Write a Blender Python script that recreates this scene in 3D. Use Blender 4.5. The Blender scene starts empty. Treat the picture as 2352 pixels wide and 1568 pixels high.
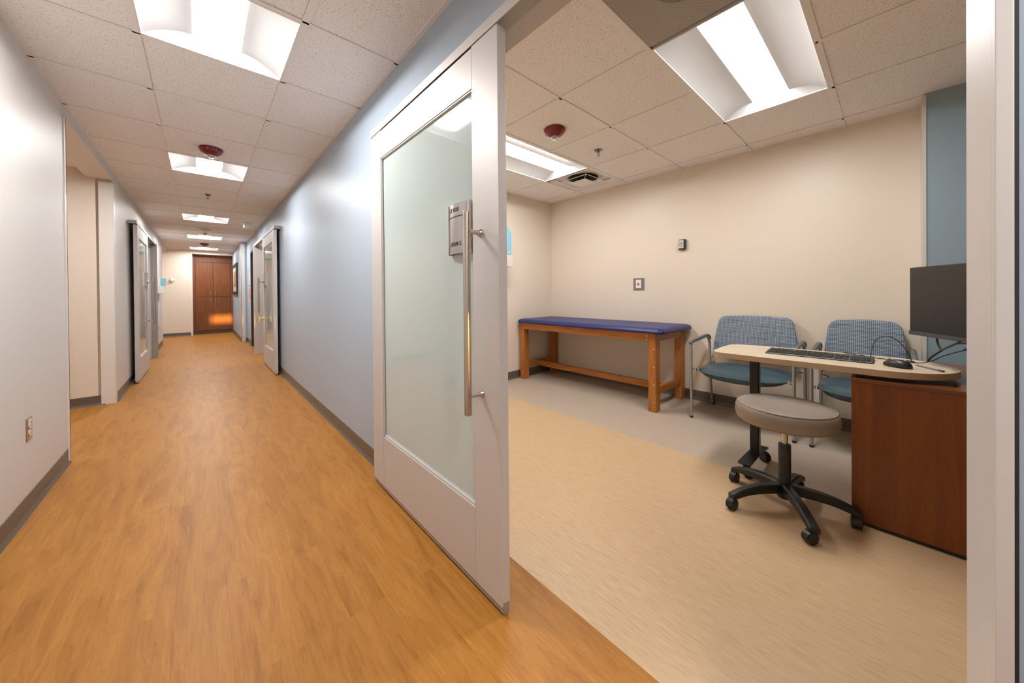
import bpy, bmesh, math, random
from mathutils import Vector, Matrix
random.seed(7)
S = bpy.context.scene
COL = S.collection
PI = math.pi
H = 2.41            # ceiling height
# ------------------------------------------------------------------ camera
F_PX, CX, SY = 789.69, 1162.6, -106.08
yw, pt, rl = [math.radians(a) for a in (41.6126, 0.323, -0.4995)]
Fv = Vector((math.sin(yw) * math.cos(pt), math.cos(yw) * math.cos(pt), -math.sin(pt)))
Rv = Vector((math.cos(yw), -math.sin(yw), 0)); Uv = Rv.cross(Fv)
R2 = Rv * math.cos(rl) + Uv * math.sin(rl); U2 = -Rv * math.sin(rl) + Uv * math.cos(rl)
cam = bpy.data.cameras.new('camera'); cam_o = bpy.data.objects.new('camera', cam); COL.objects.link(cam_o)
cam.sensor_fit = 'HORIZONTAL'; cam.sensor_width = 36.0; cam.lens = F_PX * 36.0 / 2352
cam.shift_x = (1176 - CX) / 2352; cam.shift_y = SY / 2352
cam.clip_start = 0.02; cam.clip_end = 100
cam_o.matrix_world = Matrix(((R2.x, U2.x, -Fv.x, 0), (R2.y, U2.y, -Fv.y, 0), (R2.z, U2.z, -Fv.z, 1.117), (0, 0, 0, 1)))
S.camera = cam_o
# ------------------------------------------------------------------ light and exposure
S.view_settings.view_transform = 'Standard'; S.view_settings.look = 'None'
S.view_settings.gamma = 1.0; S.view_settings.exposure = 0.0; S.view_settings.use_curve_mapping = False
W = bpy.data.worlds.new('world'); S.world = W; W.use_nodes = True
W.node_tree.nodes['Background'].inputs[0].default_value = (1.0, 0.62, 0.36, 1)
W.node_tree.nodes['Background'].inputs[1].default_value = 0.25
LAMP = 112.0          # emission of the corridor lenses
LAMP_ROOM = 45.0     # emission of the long exam room lenses
LAMP_SIDE = 38.0     # emission of the unseen lamps added in the side rooms
LAMP_COL = (1.0, 0.985, 0.965)
sun = bpy.data.lights.new('evening_sun', 'SUN'); sun.energy = 9.0; sun.color = (1.0, 0.40, 0.06); sun.angle = math.radians(0.6)
sun_o = bpy.data.objects.new('evening_sun', sun); COL.objects.link(sun_o)
sun_o.location = (0.5, -12, 3)
sun_dir = Vector((0.003, 1.0, -0.040)).normalized()
sun_o.rotation_euler = sun_dir.to_track_quat('-Z', 'Y').to_euler()
S.cycles.caustics_reflective = False; S.cycles.caustics_refractive = False
S.cycles.max_bounces = 12; S.cycles.diffuse_bounces = 8; S.cycles.glossy_bounces = 4
S.cycles.sample_clamp_indirect = 6.0

# ------------------------------------------------------------------ materials
def mat(name, col=(.8, .8, .8), rough=.5, metal=0.0, spec=.5, coat=0.0, emit=None, es=0.0):
    m = bpy.data.materials.new(name); m.use_nodes = True
    b = m.node_tree.nodes['Principled BSDF']
    b.inputs['Base Color'].default_value = (*col, 1); b.inputs['Roughness'].default_value = rough
    b.inputs['Metallic'].default_value = metal; b.inputs['Specular IOR Level'].default_value = spec
    b.inputs['Coat Weight'].default_value = coat
    if emit: b.inputs['Emission Color'].default_value = (*emit, 1); b.inputs['Emission Strength'].default_value = es
    return m
def srgb(r, g, b):
    f = lambda c: (c / 255 / 12.92) if c <= 10 else ((c / 255 + .055) / 1.055) ** 2.4
    return (f(r), f(g), f(b))
def nd(m, t, **kw):
    n = m.node_tree.nodes.new(t)
    for k, v in kw.items():
        if k in n.inputs.keys() if hasattr(n.inputs, 'keys') else False: n.inputs[k].default_value = v
        else: setattr(n, k, v)
    return n
def lk(m, a, b): m.node_tree.links.new(a, b)
def coords(m, scale=(1, 1, 1), rot=(0, 0, 0), kind='Object'):
    tc = nd(m, 'ShaderNodeTexCoord'); mp = nd(m, 'ShaderNodeMapping')
    mp.inputs['Scale'].default_value = scale; mp.inputs['Rotation'].default_value = rot
    lk(m, tc.outputs[kind], mp.inputs[0]); return mp.outputs[0]
def noise(m, vec, scale=5, detail=4, rough=.5, dist=0):
    n = nd(m, 'ShaderNodeTexNoise'); n.inputs['Scale'].default_value = scale; n.inputs['Detail'].default_value = detail
    n.inputs['Roughness'].default_value = rough; n.inputs['Distortion'].default_value = dist
    lk(m, vec, n.inputs['Vector']); return n.outputs['Fac']
def ramp(m, fac, stops):
    r = nd(m, 'ShaderNodeValToRGB'); e = r.color_ramp.elements
    while len(e) < len(stops): e.new(.5)
    for i, (p, c) in enumerate(stops): e[i].position = p; e[i].color = (*c, 1)
    lk(m, fac, r.inputs[0]); return r.outputs[0]
def mix(m, a, b, fac, mode='MIX'):
    n = nd(m, 'ShaderNodeMix'); n.data_type = 'RGBA'; n.blend_type = mode
    for s, v in ((n.inputs[0], fac), (n.inputs[6], a), (n.inputs[7], b)):
        if isinstance(v, (int, float)): s.default_value = v
        elif isinstance(v, tuple): s.default_value = (*v, 1)
        else: lk(m, v, s)
    return n.outputs[2]
def setc(m, out): lk(m, out, m.node_tree.nodes['Principled BSDF'].inputs['Base Color'])
def bump(m, out, strength=.2, dist=.01):
    b = nd(m, 'ShaderNodeBump'); b.inputs['Strength'].default_value = strength; b.inputs['Distance'].default_value = dist
    lk(m, out, b.inputs['Height']); lk(m, b.outputs[0], m.node_tree.nodes['Principled BSDF'].inputs['Normal'])

def wall_mat(name, col, rough=.36):
    m = mat(name, col, rough, spec=.5)
    v = coords(m)
    bump(m, noise(m, v, 260, 2), .10, .002)
    return m
M = {}
M['cream'] = wall_mat('eggshell_cream_paint', (.74, .655, .555), .42)
M['hall'] = wall_mat('eggshell_light_grey_paint', (.665, .635, .60), .46)
M['blue'] = wall_mat('eggshell_blue_grey_paint', (.385, .46, .55), .45)
M['deepblue'] = wall_mat('eggshell_slate_blue_paint', (.255, .345, .405), .42)
M['white'] = mat('white_enamel', (.80, .79, .77), .35)
M['guard'] = mat('vinyl_corner_guard', (.72, .68, .63), .35)
M['greyguard'] = mat('grey_corner_guard', (.62, .60, .56), .4)
M['base'] = mat('rubber_base', (.125, .100, .080), .36)
M['shell'] = mat('light_shell_grey', (.5, .5, .5), .9)
M['dark'] = mat('duct_shade_black', (.01, .01, .01), .8)
# brushed satin aluminium
def alu(name, col, rough, metal=.75):
    m = mat(name, col, rough, metal); v = coords(m, (1, 1, .02))
    n = noise(m, v, 900, 2)
    r = nd(m, 'ShaderNodeMapRange'); r.inputs[3].default_value = rough - .05; r.inputs[4].default_value = rough + .06
    lk(m, n, r.inputs[0]); lk(m, r.outputs[0], m.node_tree.nodes['Principled BSDF'].inputs['Roughness']); return m
M['alu'] = alu('satin_anodised_aluminium', (.60, .58, .57), .50, .30)
M['alu2'] = alu('grey_anodised_aluminium', (.42, .41, .41), .36, .55)
M['steel'] = alu('brushed_stainless_steel', (.56, .50, .44), .20, 1.0)
M['tube'] = mat('silver_powder_coat', (.38, .38, .385), .32, .6)
M['chrome'] = mat('chrome', (.75, .73, .70), .12, 1.0)
M['darkchrome'] = mat('dark_chrome', (.30, .28, .26), .25, 1.0)
M['gasket'] = mat('black_rubber_and_shade', (.015, .015, .017), .5)  # also the black painted into shaded slots and seams
g = mat('frosted_glass', (.50, .585, .575), .05, 0, .55); g.node_tree.nodes['Principled BSDF'].inputs['Transmission Weight'].default_value = 0.0
g.node_tree.nodes['Principled BSDF'].inputs['IOR'].default_value = 1.5
M['glass'] = g
M['clear'] = mat('clear_plastic', (.95, .95, .97), .05); M['clear'].node_tree.nodes['Principled BSDF'].inputs['Transmission Weight'].default_value = .85
M['lens'] = mat('lit_fluorescent_lens', (.9, .9, .9), .4, emit=LAMP_COL, es=LAMP)
M['lensroom'] = mat('lit_fluorescent_lens_long', (.9, .9, .9), .4, emit=LAMP_COL, es=LAMP_ROOM)
M['lensside'] = mat('added_side_lamp_lens', (.9, .9, .9), .4, emit=LAMP_COL, es=LAMP_SIDE)
M['reflector'] = mat('white_light_reflector', (.66, .665, .675), .6)
M['red'] = mat('red_plastic', (.20, .012, .016), .22)
M['greenled'] = mat('green_indicator', (.1, .8, .3), .4, emit=(.1, 1, .4), es=2)
M['black'] = mat('black_plastic', (.012, .012, .013), .38)
M['blackmetal'] = mat('black_powder_coat', (.010, .009, .010), .33)
M['darkgrey'] = mat('dark_grey_plastic', (.05, .05, .05), .42)
M['key'] = mat('keycap_plastic', (.022, .020, .018), .6)
M['screen'] = mat('switched_off_screen', (.016, .014, .013), .32, spec=.4)
M['armpad'] = mat('grey_urethane', (.12, .125, .125), .5)
M['greyplate'] = mat('grey_wall_plate', (.22, .20, .21), .35, .3)
M['ivory'] = mat('ivory_device', (.72, .66, .55), .35)
M['bluelid'] = mat('translucent_blue_plastic', (.20, .46, .57), .15)
M['dispenser'] = mat('light_grey_dispenser_plastic', (.62, .58, .54), .3)
M['orange'] = mat('orange_card', (.85, .16, .05), .5)
M['ink'] = mat('black_lettering', (.012, .012, .012), .5)
M['pale'] = mat('pale_lettering', (.62, .42, .42), .5)
M['faint'] = mat('faint_grey_print', (.07, .07, .07), .5)
M['signmetal'] = mat('brushed_sign_aluminium', (.40, .37, .36), .34, .55)
M['browndoor'] = mat('dark_brown_laminate', (.055, .038, .028), .38)
M['print1'] = mat('artwork_mat', (.52, .46, .38), .5)
M['picframe'] = mat('dark_picture_frame', (.02, .02, .02), .35)

def vinyl(name, rough=.35):
    m = mat(name, (0, 0, 0), rough); v = coords(m)
    return m
m = M['pad'] = mat('navy_vinyl', (.020, .026, .125), .42, spec=.32); bump(m, noise(m, coords(m), 500, 2), .08, .001)
m = M['seatvinyl'] = mat('steel_blue_vinyl', (.034, .070, .090), .27); bump(m, noise(m, coords(m), 300, 2), .12, .001)
m = M['stoolvinyl'] = mat('taupe_vinyl', (.27, .225, .185), .36); bump(m, noise(m, coords(m), 400, 3), .12, .001)

# woven seat-back fabric
m = M['weave'] = mat('blue_woven_fabric', (.1, .1, .1), .85)
v = coords(m)
def lines(m, v, axis, sc, dist=.6):
    w = nd(m, 'ShaderNodeTexWave'); w.bands_direction = axis; w.inputs['Scale'].default_value = sc
    w.inputs['Distortion'].default_value = dist; w.inputs['Detail'].default_value = 2; w.inputs['Detail Scale'].default_value = 2.0
    lk(m, v, w.inputs['Vector']); return w.outputs['Fac']
w1 = lines(m, v, 'X', 30, 1.0); w2 = lines(m, v, 'Z', 31, 1.2)
def mth(m, op, a, b=0.0):
    n = nd(m, 'ShaderNodeMath'); n.operation = op
    for s, q in ((n.inputs[0], a), (n.inputs[1], b)):
        if isinstance(q, (int, float)): s.default_value = q
        else: lk(m, q, s)
    return n.outputs[0]
big = noise(m, coords(m, (1.2, 1, 16)), 3.4, 4)
prod = mth(m, 'MULTIPLY', w1, w2)
c1 = ramp(m, prod, [(.05, (.105, .150, .205)), (.36, (.205, .275, .345)), (.80, (.60, .64, .66))])
c2 = ramp(m, big, [(.34, (.50, .56, .62)), (.47, (.95, .97, 1)), (.66, (1.0, 1.0, 1.0))])
setc(m, mix(m, c1, c2, .65, 'MULTIPLY'))

# timber laminates
def wood(name, dark, mid, light, axis='z', grain=1.0, rough=.35, coat=0.0):
    m = mat(name, mid, rough, coat=coat)
    st = {'x': (1.2, 14, 14), 'y': (14, 1.2, 14), 'z': (14, 14, 1.2)}[axis]
    v = coords(m, st)
    n = noise(m, v, 1.6 * grain, 6, .6, .9)
    n2 = noise(m, coords(m, tuple(6 * a for a in st)), 2.2, 3, .5)
    a = ramp(m, n, [(.30, dark), (.52, mid), (.74, light)])
    b = ramp(m, n2, [(.35, (.80, .76, .72)), (.60, (1, 1, 1))])
    setc(m, mix(m, a, b, .55, 'MULTIPLY')); return m
M['oak'] = wood('oiled_pine_frame', (.30, .090, .014), (.43, .150, .027), (.53, .205, .044), 'z', 1.6, .38)
M['oaky'] = wood('oiled_pine_rail', (.30, .090, .014), (.43, .150, .027), (.53, .205, .044), 'y', 1.6, .38)
M['oakx'] = wood('oiled_pine_cross_rail', (.30, .090, .014), (.43, .150, .027), (.53, .205, .044), 'x', 1.6, .38)
M['cherry'] = wood('cherry_laminate', (.140, .034, .0035), (.195, .050, .006), (.245, .068, .009), 'z', .55, .33)
M['cherryend'] = wood('cherry_laminate_light', (.15, .042, .008), (.20, .058, .012), (.245, .076, .016), 'z', .6, .46)
M['cherrytop'] = wood('cherry_laminate_top', (.13, .035, .010), (.18, .05, .014), (.22, .066, .02), 'y', .6, .22)
M['maple'] = wood('pale_maple_laminate', (.50, .405, .285), (.555, .46, .335), (.60, .505, .375), 'y', .5, .38)
M['mapleedge'] = mat('tan_edge_band', (.45, .32, .20), .4)

# corridor floor: wood-look sheet vinyl, boards run along the corridor (Y)
m = M['floor'] = mat('wood_look_vinyl', (.4, .2, .07), .36, spec=.20)
bv = coords(m, (1, 1, 1), (0, 0, PI / 2))
br = nd(m, 'ShaderNodeTexBrick'); br.offset = .37; br.inputs['Scale'].default_value = 1
br.inputs['Brick Width'].default_value = 1.25; br.inputs['Row Height'].default_value = .125
br.inputs['Mortar Size'].default_value = .0; br.inputs['Color1'].default_value = (0, 0, 0, 1); br.inputs['Color2'].default_value = (1, 1, 1, 1)
br.inputs['Bias'].default_value = 0.0
lk(m, bv, br.inputs['Vector'])
vadd = nd(m, 'ShaderNodeVectorMath'); vadd.operation = 'MULTIPLY_ADD'
lk(m, br.outputs['Color'], vadd.inputs[0]); vadd.inputs[1].default_value = (3.1, 7.7, 0); lk(m, coords(m, (7.0, 1.1, 1)), vadd.inputs[2])
wv = nd(m, 'ShaderNodeTexNoise'); wv.inputs['Scale'].default_value = 1.5; wv.inputs['Detail'].default_value = 7; wv.inputs['Distortion'].default_value = 1.7; wv.inputs['Roughness'].default_value = .58
lk(m, vadd.outputs[0], wv.inputs['Vector'])
fine = noise(m, coords(m, (120, 5, 1)), 1.0, 3, .6, .3)
pores = noise(m, coords(m, (240, 22, 1)), 1.0, 2, .6)
base = ramp(m, wv.outputs['Fac'], [(.28, (.305, .122, .020)), (.47, (.385, .165, .030)), (.62, (.425, .190, .037)), (.76, (.375, .155, .029))])
tone = ramp(m, br.outputs['Color'], [(0, (.965, .96, .955)), (1, (1.03, 1.03, 1.03))])
fc = ramp(m, fine, [(.35, (.90, .88, .86)), (.60, (1.03, 1.03, 1.03))])
o = mix(m, base, tone, 1.0, 'MULTIPLY'); o = mix(m, o, fc, .9, 'MULTIPLY')
pc = ramp(m, pores, [(.30, (.78, .72, .66)), (.40, (1, 1, 1))]); o = mix(m, o, pc, .5, 'MULTIPLY')
ring = nd(m, 'ShaderNodeMath'); ring.operation = 'SINE'
lk(m, mth(m, 'MULTIPLY', wv.outputs['Fac'], 60.0), ring.inputs[0])
rc = ramp(m, ring.outputs[0], [(.0, (1, 1, 1)), (.62, (1, 1, 1)), (.98, (.86, .80, .74))]); o = mix(m, o, rc, .55, 'MULTIPLY')
sx_ = nd(m, 'ShaderNodeSeparateXYZ'); lk(m, coords(m), sx_.inputs[0])
for xs_ in (-.079, .064):
    dd_ = mth(m, 'ABSOLUTE', mth(m, 'SUBTRACT', sx_.outputs[0], xs_))
    o = mix(m, o, ramp(m, mth(m, 'MULTIPLY', dd_, 400.0), [(.25, (.80, .76, .72)), (.6, (1, 1, 1))]), 1.0, 'MULTIPLY')
setc(m, o)
rr_ = nd(m, 'ShaderNodeMapRange'); rr_.inputs[3].default_value = .36; rr_.inputs[4].default_value = .48
lk(m, fine, rr_.inputs[0]); lk(m, rr_.outputs[0], m.node_tree.nodes['Principled BSDF'].inputs['Roughness'])
# exam room linen-look vinyl
def linen(name, a, b, c):
    m = mat(name, b, .42, spec=.4)
    f = noise(m, coords(m, (230, 13, 1)), 1.0, 4, .65, .15)
    f2 = noise(m, coords(m, (60, 4, 1)), 1.0, 3, .6)
    x = ramp(m, f, [(.28, a), (.50, b), (.72, c)])
    y = ramp(m, f2, [(.3, (.95, .95, .94)), (.7, (1.03, 1.03, 1.03))])
    setc(m, mix(m, x, y, 1.0, 'MULTIPLY')); return m
M['linen'] = linen('beige_linen_vinyl', (.46, .31, .175), (.56, .395, .235), (.63, .46, .29))
M['linen2'] = linen('greige_linen_vinyl', (.40, .325, .255), (.465, .385, .31), (.52, .44, .36))
# mineral fibre ceiling tile
m = M['tile'] = mat('fissured_ceiling_tile', (.7, .65, .6), .85, spec=.2)
f = noise(m, coords(m, (1, 1.5, 1)), 140, 3, .55, .6)
f2 = noise(m, coords(m), 420, 2, .5)
x = ramp(m, f, [(.335, (.42, .36, .31)), (.405, (.90, .875, .85)), (.7, (.92, .895, .87))])
y = ramp(m, f2, [(.25, (.80, .79, .77)), (.42, (1, 1, 1))])
setc(m, mix(m, x, y, .8, 'MULTIPLY'))
M['backing'] = mat('ceiling_plenum_shadow', (.22, .20, .18), .9)
M['tee'] = mat('ceiling_grid_enamel', (.86, .83, .80), .5)
# perforated metal
m = M['perf'] = mat('perforated_metal', (.45, .41, .37), .45)
vo = nd(m, 'ShaderNodeTexVoronoi'); vo.inputs['Scale'].default_value = 170; vo.inputs['Randomness'].default_value = 0
lk(m, coords(m, (1, 1, 0)), vo.inputs['Vector'])
setc(m, ramp(m, vo.outputs['Distance'], [(.26, (.10, .085, .075)), (.36, (.50, .455, .41))]))
m = M['perfdark'] = mat('perforated_metal_open', (.3, .3, .3), .5)
vo = nd(m, 'ShaderNodeTexVoronoi'); vo.inputs['Scale'].default_value = 120; vo.inputs['Randomness'].default_value = 0
lk(m, coords(m, (1, 1, 0)), vo.inputs['Vector'])
setc(m, ramp(m, vo.outputs['Distance'], [(.34, (.03, .028, .026)), (.44, (.44, .40, .36))]))
# abstract artwork print
m = M['art'] = mat('brown_abstract_print', (.4, .25, .12), .5)
setc(m, ramp(m, noise(m, coords(m, (1, 3, 5)), 2.2, 3), [(.35, (.16, .07, .03)), (.5, (.42, .22, .09)), (.66, (.55, .36, .18))]))

# ------------------------------------------------------------------ mesh helpers
def nb(): return bmesh.new()
def box(bm, x0, x1, y0, y1, z0, z1, bev=0.0, seg=2):
    t = bmesh.new()
    bmesh.ops.create_cube(t, size=1, matrix=Matrix.Translation(((x0 + x1) / 2, (y0 + y1) / 2, (z0 + z1) / 2)) @ Matrix.Diagonal((abs(x1 - x0), abs(y1 - y0), abs(z1 - z0), 1)))
    if bev > 0: bmesh.ops.bevel(t, geom=t.edges[:], offset=bev, segments=seg, profile=.5, affect='EDGES')
    merge(bm, t); return bm
def merge(bm, t, mtx=None):
    if mtx is not None: bmesh.ops.transform(t, matrix=mtx, verts=t.verts[:])
    me = bpy.data.meshes.new('tmp'); t.to_mesh(me); t.free(); bm.from_mesh(me); bpy.data.meshes.remove(me)
def lathe(bm, prof, c=(0, 0, 0), seg=32, axis='z', cap=True):
    """prof: (radius, height) list"""
    rings = []
    for r, h in prof:
        ring = []
        for i in range(seg):
            a = 2 * PI * i / seg; x, y = r * math.cos(a), r * math.sin(a)
            p = {'z': (x, y, h), 'x': (h, x, y), 'y': (x, h, -y)}[axis]
            ring.append(bm.verts.new((c[0] + p[0], c[1] + p[1], c[2] + p[2])))
        rings.append(ring)
    for a, b in zip(rings, rings[1:]):
        for i in range(seg): bm.faces.new((a[i], a[(i + 1) % seg], b[(i + 1) % seg], b[i]))
    if cap:
        bm.faces.new(rings[0][::-1]); bm.faces.new(rings[-1])
    return bm
def fillet(pts, rad, n=6):
    pts = [Vector(p) for p in pts]; out = [pts[0]]
    for i in range(1, len(pts) - 1):
        a, b, c = pts[i - 1], pts[i], pts[i + 1]
        d1, d2 = (a - b), (c - b); r = min(rad, d1.length * .48, d2.length * .48)
        p, q = b + d1.normalized() * r, b + d2.normalized() * r
        for k in range(n + 1):
            t = k / n; out.append(p * (1 - t) ** 2 + b * 2 * t * (1 - t) + q * t * t)
    out.append(pts[-1]); return out
def smooth(pts, n=8):
    pts = [Vector(p) for p in pts]; P = [pts[0] * 2 - pts[1]] + pts + [pts[-1] * 2 - pts[-2]]; out = []
    for i in range(1, len(P) - 2):
        for k in range(n):
            t = k / n
            out.append(.5 * ((2 * P[i]) + (-P[i - 1] + P[i + 1]) * t + (2 * P[i - 1] - 5 * P[i] + 4 * P[i + 1] - P[i + 2]) * t * t + (-P[i - 1] + 3 * P[i] - 3 * P[i + 1] + P[i + 2]) * t ** 3))
    out.append(pts[-1]); return out
def tube(bm, pts, r, seg=12, r_fn=None, flat=1.0):
    pts = [Vector(p) for p in pts]; n = len(pts)
    T = [(pts[min(i + 1, n - 1)] - pts[max(i - 1, 0)]).normalized() for i in range(n)]
    up = Vector((0, 0, 1)) if abs(T[0].z) < .9 else Vector((1, 0, 0))
    N = (up - T[0] * up.dot(T[0])).normalized(); rings = []
    for i in range(n):
        N = (N - T[i] * N.dot(T[i])).normalized(); B = T[i].cross(N); rr = r_fn(i / (n - 1)) if r_fn else r
        rings.append([bm.verts.new(pts[i] + N * (math.cos(2 * PI * k / seg) * rr * flat) + B * (math.sin(2 * PI * k / seg) * rr)) for k in range(seg)])
    for a, b in zip(rings, rings[1:]):
        for k in range(seg): bm.faces.new((a[k], a[(k + 1) % seg], b[(k + 1) % seg], b[k]))
    bm.faces.new(rings[0][::-1]); bm.faces.new(rings[-1]); return bm
def rrect(hx, hy, rad, n=6):
    out = []
    for cx, cy, a0 in ((hx - rad, hy - rad, 0), (-hx + rad, hy - rad, PI / 2), (-hx + rad, -hy + rad, PI), (hx - rad, -hy + rad, 1.5 * PI)):
        for k in range(n + 1):
            a = a0 + PI / 2 * k / n; out.append((cx + rad * math.cos(a), cy + rad * math.sin(a)))
    return out
def loft(bm, rings, cap=True):
    R = [[bm.verts.new(p) for p in r] for r in rings]; n = len(R[0])
    for a, b in zip(R, R[1:]):
        for k in range(n): bm.faces.new((a[k], a[(k + 1) % n], b[(k + 1) % n], b[k]))
    if cap: bm.faces.new(R[0][::-1]); bm.faces.new(R[-1])
    return bm
def slab(bm, outline_fn, prof, c=(0, 0, 0)):
    """outline_fn(inset) -> 2D points; prof list of (inset, z) from the bottom up"""
    return loft(bm, [[(c[0] + x, c[1] + y, c[2] + z) for x, y in outline_fn(i)] for i, z in prof])
def quad(bm, *p): bm.faces.new([bm.verts.new(q) for q in p])
def text_bm(s, size, extrude=.0006, align='CENTER'):
    cu = bpy.data.curves.new('t', 'FONT'); cu.body = s; cu.size = size; cu.extrude = extrude; cu.align_x = align; cu.align_y = 'CENTER'; cu.resolution_u = 3
    o = bpy.data.objects.new('t', cu); COL.objects.link(o)
    dg = bpy.context.evaluated_depsgraph_get(); me = bpy.data.meshes.new_from_object(o.evaluated_get(dg))
    bpy.data.objects.remove(o); bpy.data.curves.remove(cu)
    t = bmesh.new(); t.from_mesh(me); bpy.data.meshes.remove(me); return t

def origin_of(o):
    v = Vector((0, 0, 0))
    while o is not None: v += o.location; o = o.parent
    return v
def obj(name, bm, m, parent=None, local=False, sm=None, recenter=True):
    """links bm as ONE mesh object; world coordinates unless local"""
    bmesh.ops.recalc_face_normals(bm, faces=bm.faces[:])
    loc = Vector((0, 0, 0))
    if parent is None and recenter:
        xs = [v.co for v in bm.verts]
        loc = Vector(((min(v.x for v in xs) + max(v.x for v in xs)) / 2, (min(v.y for v in xs) + max(v.y for v in xs)) / 2, min(v.z for v in xs)))
        sh = -loc
    elif parent is not None and not local: sh = -origin_of(parent)
    else: sh = None
    if sh is not None: bmesh.ops.translate(bm, vec=sh, verts=bm.verts[:])
    me = bpy.data.meshes.new(name); bm.to_mesh(me); bm.free()
    for mm in (m if isinstance(m, (list, tuple)) else [m]): me.materials.append(mm)
    o = bpy.data.objects.new(name, me); COL.objects.link(o); o.location = loc
    if parent is not None: o.parent = parent
    if sm is None: sm = 40
    if sm:
        me.shade_smooth(); me.set_sharp_from_angle(angle=math.radians(sm))
        wn = o.modifiers.new('weighted_normals', 'WEIGHTED_NORMAL'); wn.weight = 80; wn.keep_sharp = True
    return o
def thing(name, label, cat, loc=(0, 0, 0), group=None):
    o = bpy.data.objects.new(name, None); o.empty_display_size = .05; COL.objects.link(o); o.location = loc
    o['label'] = label; o['category'] = cat
    if group: o['group'] = group
    return o
def tag(o, label, cat, group=None):
    o['label'] = label; o['category'] = cat
    if group: o['group'] = group
    return o
def struct(name, bm, m, label=None, parent=None, **k):
    o = obj(name, bm, m, parent, **k)
    if parent is None: o['kind'] = 'structure'
    if label: o['label'] = label
    return o
def dup(root):
    r = root.copy(); COL.objects.link(r)
    def rec(a, b):
        for ch in list(a.children):
            c = ch.copy(); COL.objects.link(c); c.parent = b; rec(ch, c)
    rec(root, r); return r

# ------------------------------------------------------------------ floors
XL, XR, XB = -.68, .844, 3.823
WT = .141
b = nb(); box(b, -3.2, .97, -7.2, 14.2, -.1, 0); box(b, .97, 1.05, 3.4, 14.2, -.1, 0); box(b, 1.05, 3.3, 6.0, 10, -.1, 0)
struct('floor', b, M['floor'], 'wood-look vinyl floor of the long corridor', sm=0, recenter=False)
b = nb(); box(b, .97, 2.485, -2.4, 3.32, -.1, 0)
struct('floor_exam_room', b, M['linen'], 'beige linen-look vinyl floor field inside the exam room', sm=0, recenter=False)
b = nb(); box(b, 2.485, 4.1, -2.4, 3.32, -.1, 0)
struct('floor_exam_room_border', b, M['linen2'], 'greyish linen-look vinyl band along the exam room back wall', sm=0, recenter=False)

# ------------------------------------------------------------------ ceilings
def ceiling(name, x0, x1, y0, y1, xs, ys, holes=(), merge_cells=(), special=(), label=None):
    """tiles laid in a tee grid; holes: (ix, iy) cells left open for lights; merge_cells: tee segments skipped"""
    b = nb(); X = [x0] + [x for x in xs if x0 < x < x1] + [x1]; Y = [y0] + [y for y in ys if y0 < y < y1] + [y1]
    g_ = .0125
    def inh(cx, cy): return any(h[0] < cx < h[1] and h[2] < cy < h[3] for h in holes)
    for i in range(len(X) - 1):
        for j in range(len(Y) - 1):
            cx, cy = (X[i] + X[i + 1]) / 2, (Y[j] + Y[j + 1]) / 2
            if inh(cx, cy): continue
            box(b, X[i] + g_ + .003, X[i + 1] - g_ - .003, Y[j] + g_, Y[j + 1] - g_, H + .005, H + .02)
    nt = len(b.faces)
    # tees
    for k, x in enumerate(X):
        w = .015 if 0 < k < len(X) - 1 else .022
        for j in range(len(Y) - 1):
            cy = (Y[j] + Y[j + 1]) / 2
            if inh(x - .01, cy) and inh(x + .01, cy): continue
            box(b, max(x - w, x0), min(x + w, x1), Y[j] - .012 if j else Y[j], Y[j + 1] + .0 if True else 0, H, H + .004)
    for k, y in enumerate(Y):
        w = .012 if 0 < k < len(Y) - 1 else .022
        for i in range(len(X) - 1):
            cx = (X[i] + X[i + 1]) / 2
            box(b, X[i] + .012, X[i + 1] - .012, max(y - w, y0), min(y + w, y1), H + .0002, H + .0042)
    b.faces.ensure_lookup_table()
    for f_ in b.faces[nt:]: f_.material_index = 1
    # dark plenum sheet above, with openings over the lights
    n2 = len(b.faces)
    for i in range(len(X) - 1):
        for j in range(len(Y) - 1):
            cx, cy = (X[i] + X[i + 1]) / 2, (Y[j] + Y[j + 1]) / 2
            if inh(cx, cy): continue
            quad(b, (X[i], Y[j], H + .022), (X[i + 1], Y[j], H + .022), (X[i + 1], Y[j + 1], H + .022), (X[i], Y[j + 1], H + .022))
    b.faces.ensure_lookup_table()
    for f_ in b.faces[n2:]: f_.material_index = 2
    return struct(name, b, [M['tile'], M['tee'], M['backing']], label, sm=0, recenter=False)
P = .61; GY0 = 1.859; GX0 = -.224
hall_y = [GY0 + P * k for k in range(-14, 20)]
lights_k = (-9, -5, 0, 4, 9, 13, 17)
holes = [(GX0, GX0 + P, GY0 + P * k, GY0 + P * (k + 1)) for k in lights_k]
ceiling('ceiling', XL, XR, -7.0, 13.15, [GX0, GX0 + P], hall_y, holes, label='lay-in tile ceiling of the corridor')
RX0, RY0 = 1.197, .257
room_x = [RX0 + P * k for k in range(0, 5)]; room_y = [RY0 + P * k for k in range(-4, 6)]
rh = [(1.807, 3.027, .257, .867), (1.807, 3.027, 2.087, 2.697), (3.027, 3.637, 2.087, 2.697), (1.197, 1.807, .257, .867)]
ceiling('ceiling_exam_room', XR + WT, 4.0, -2.4, 3.304, room_x, room_y, rh, label='lay-in tile ceiling of the exam room')
ceiling('ceiling_alcove', -3.1, -.86, 3.4, 5.45, [-2.664, -2.054, -1.444], [GY0 + P * k for k in range(3, 6)], [(-2.054, -1.444, 4.299, 4.909)], label='tile ceiling of the side alcove')
ceiling('ceiling_far_recess', -3.1, -.86, 11.3, 13.15, [-2.664, -2.054, -1.444], [GY0 + P * k for k in range(15, 19)], [(-2.054, -1.444, 11.619, 12.229)], label='tile ceiling of the far recess')
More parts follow.
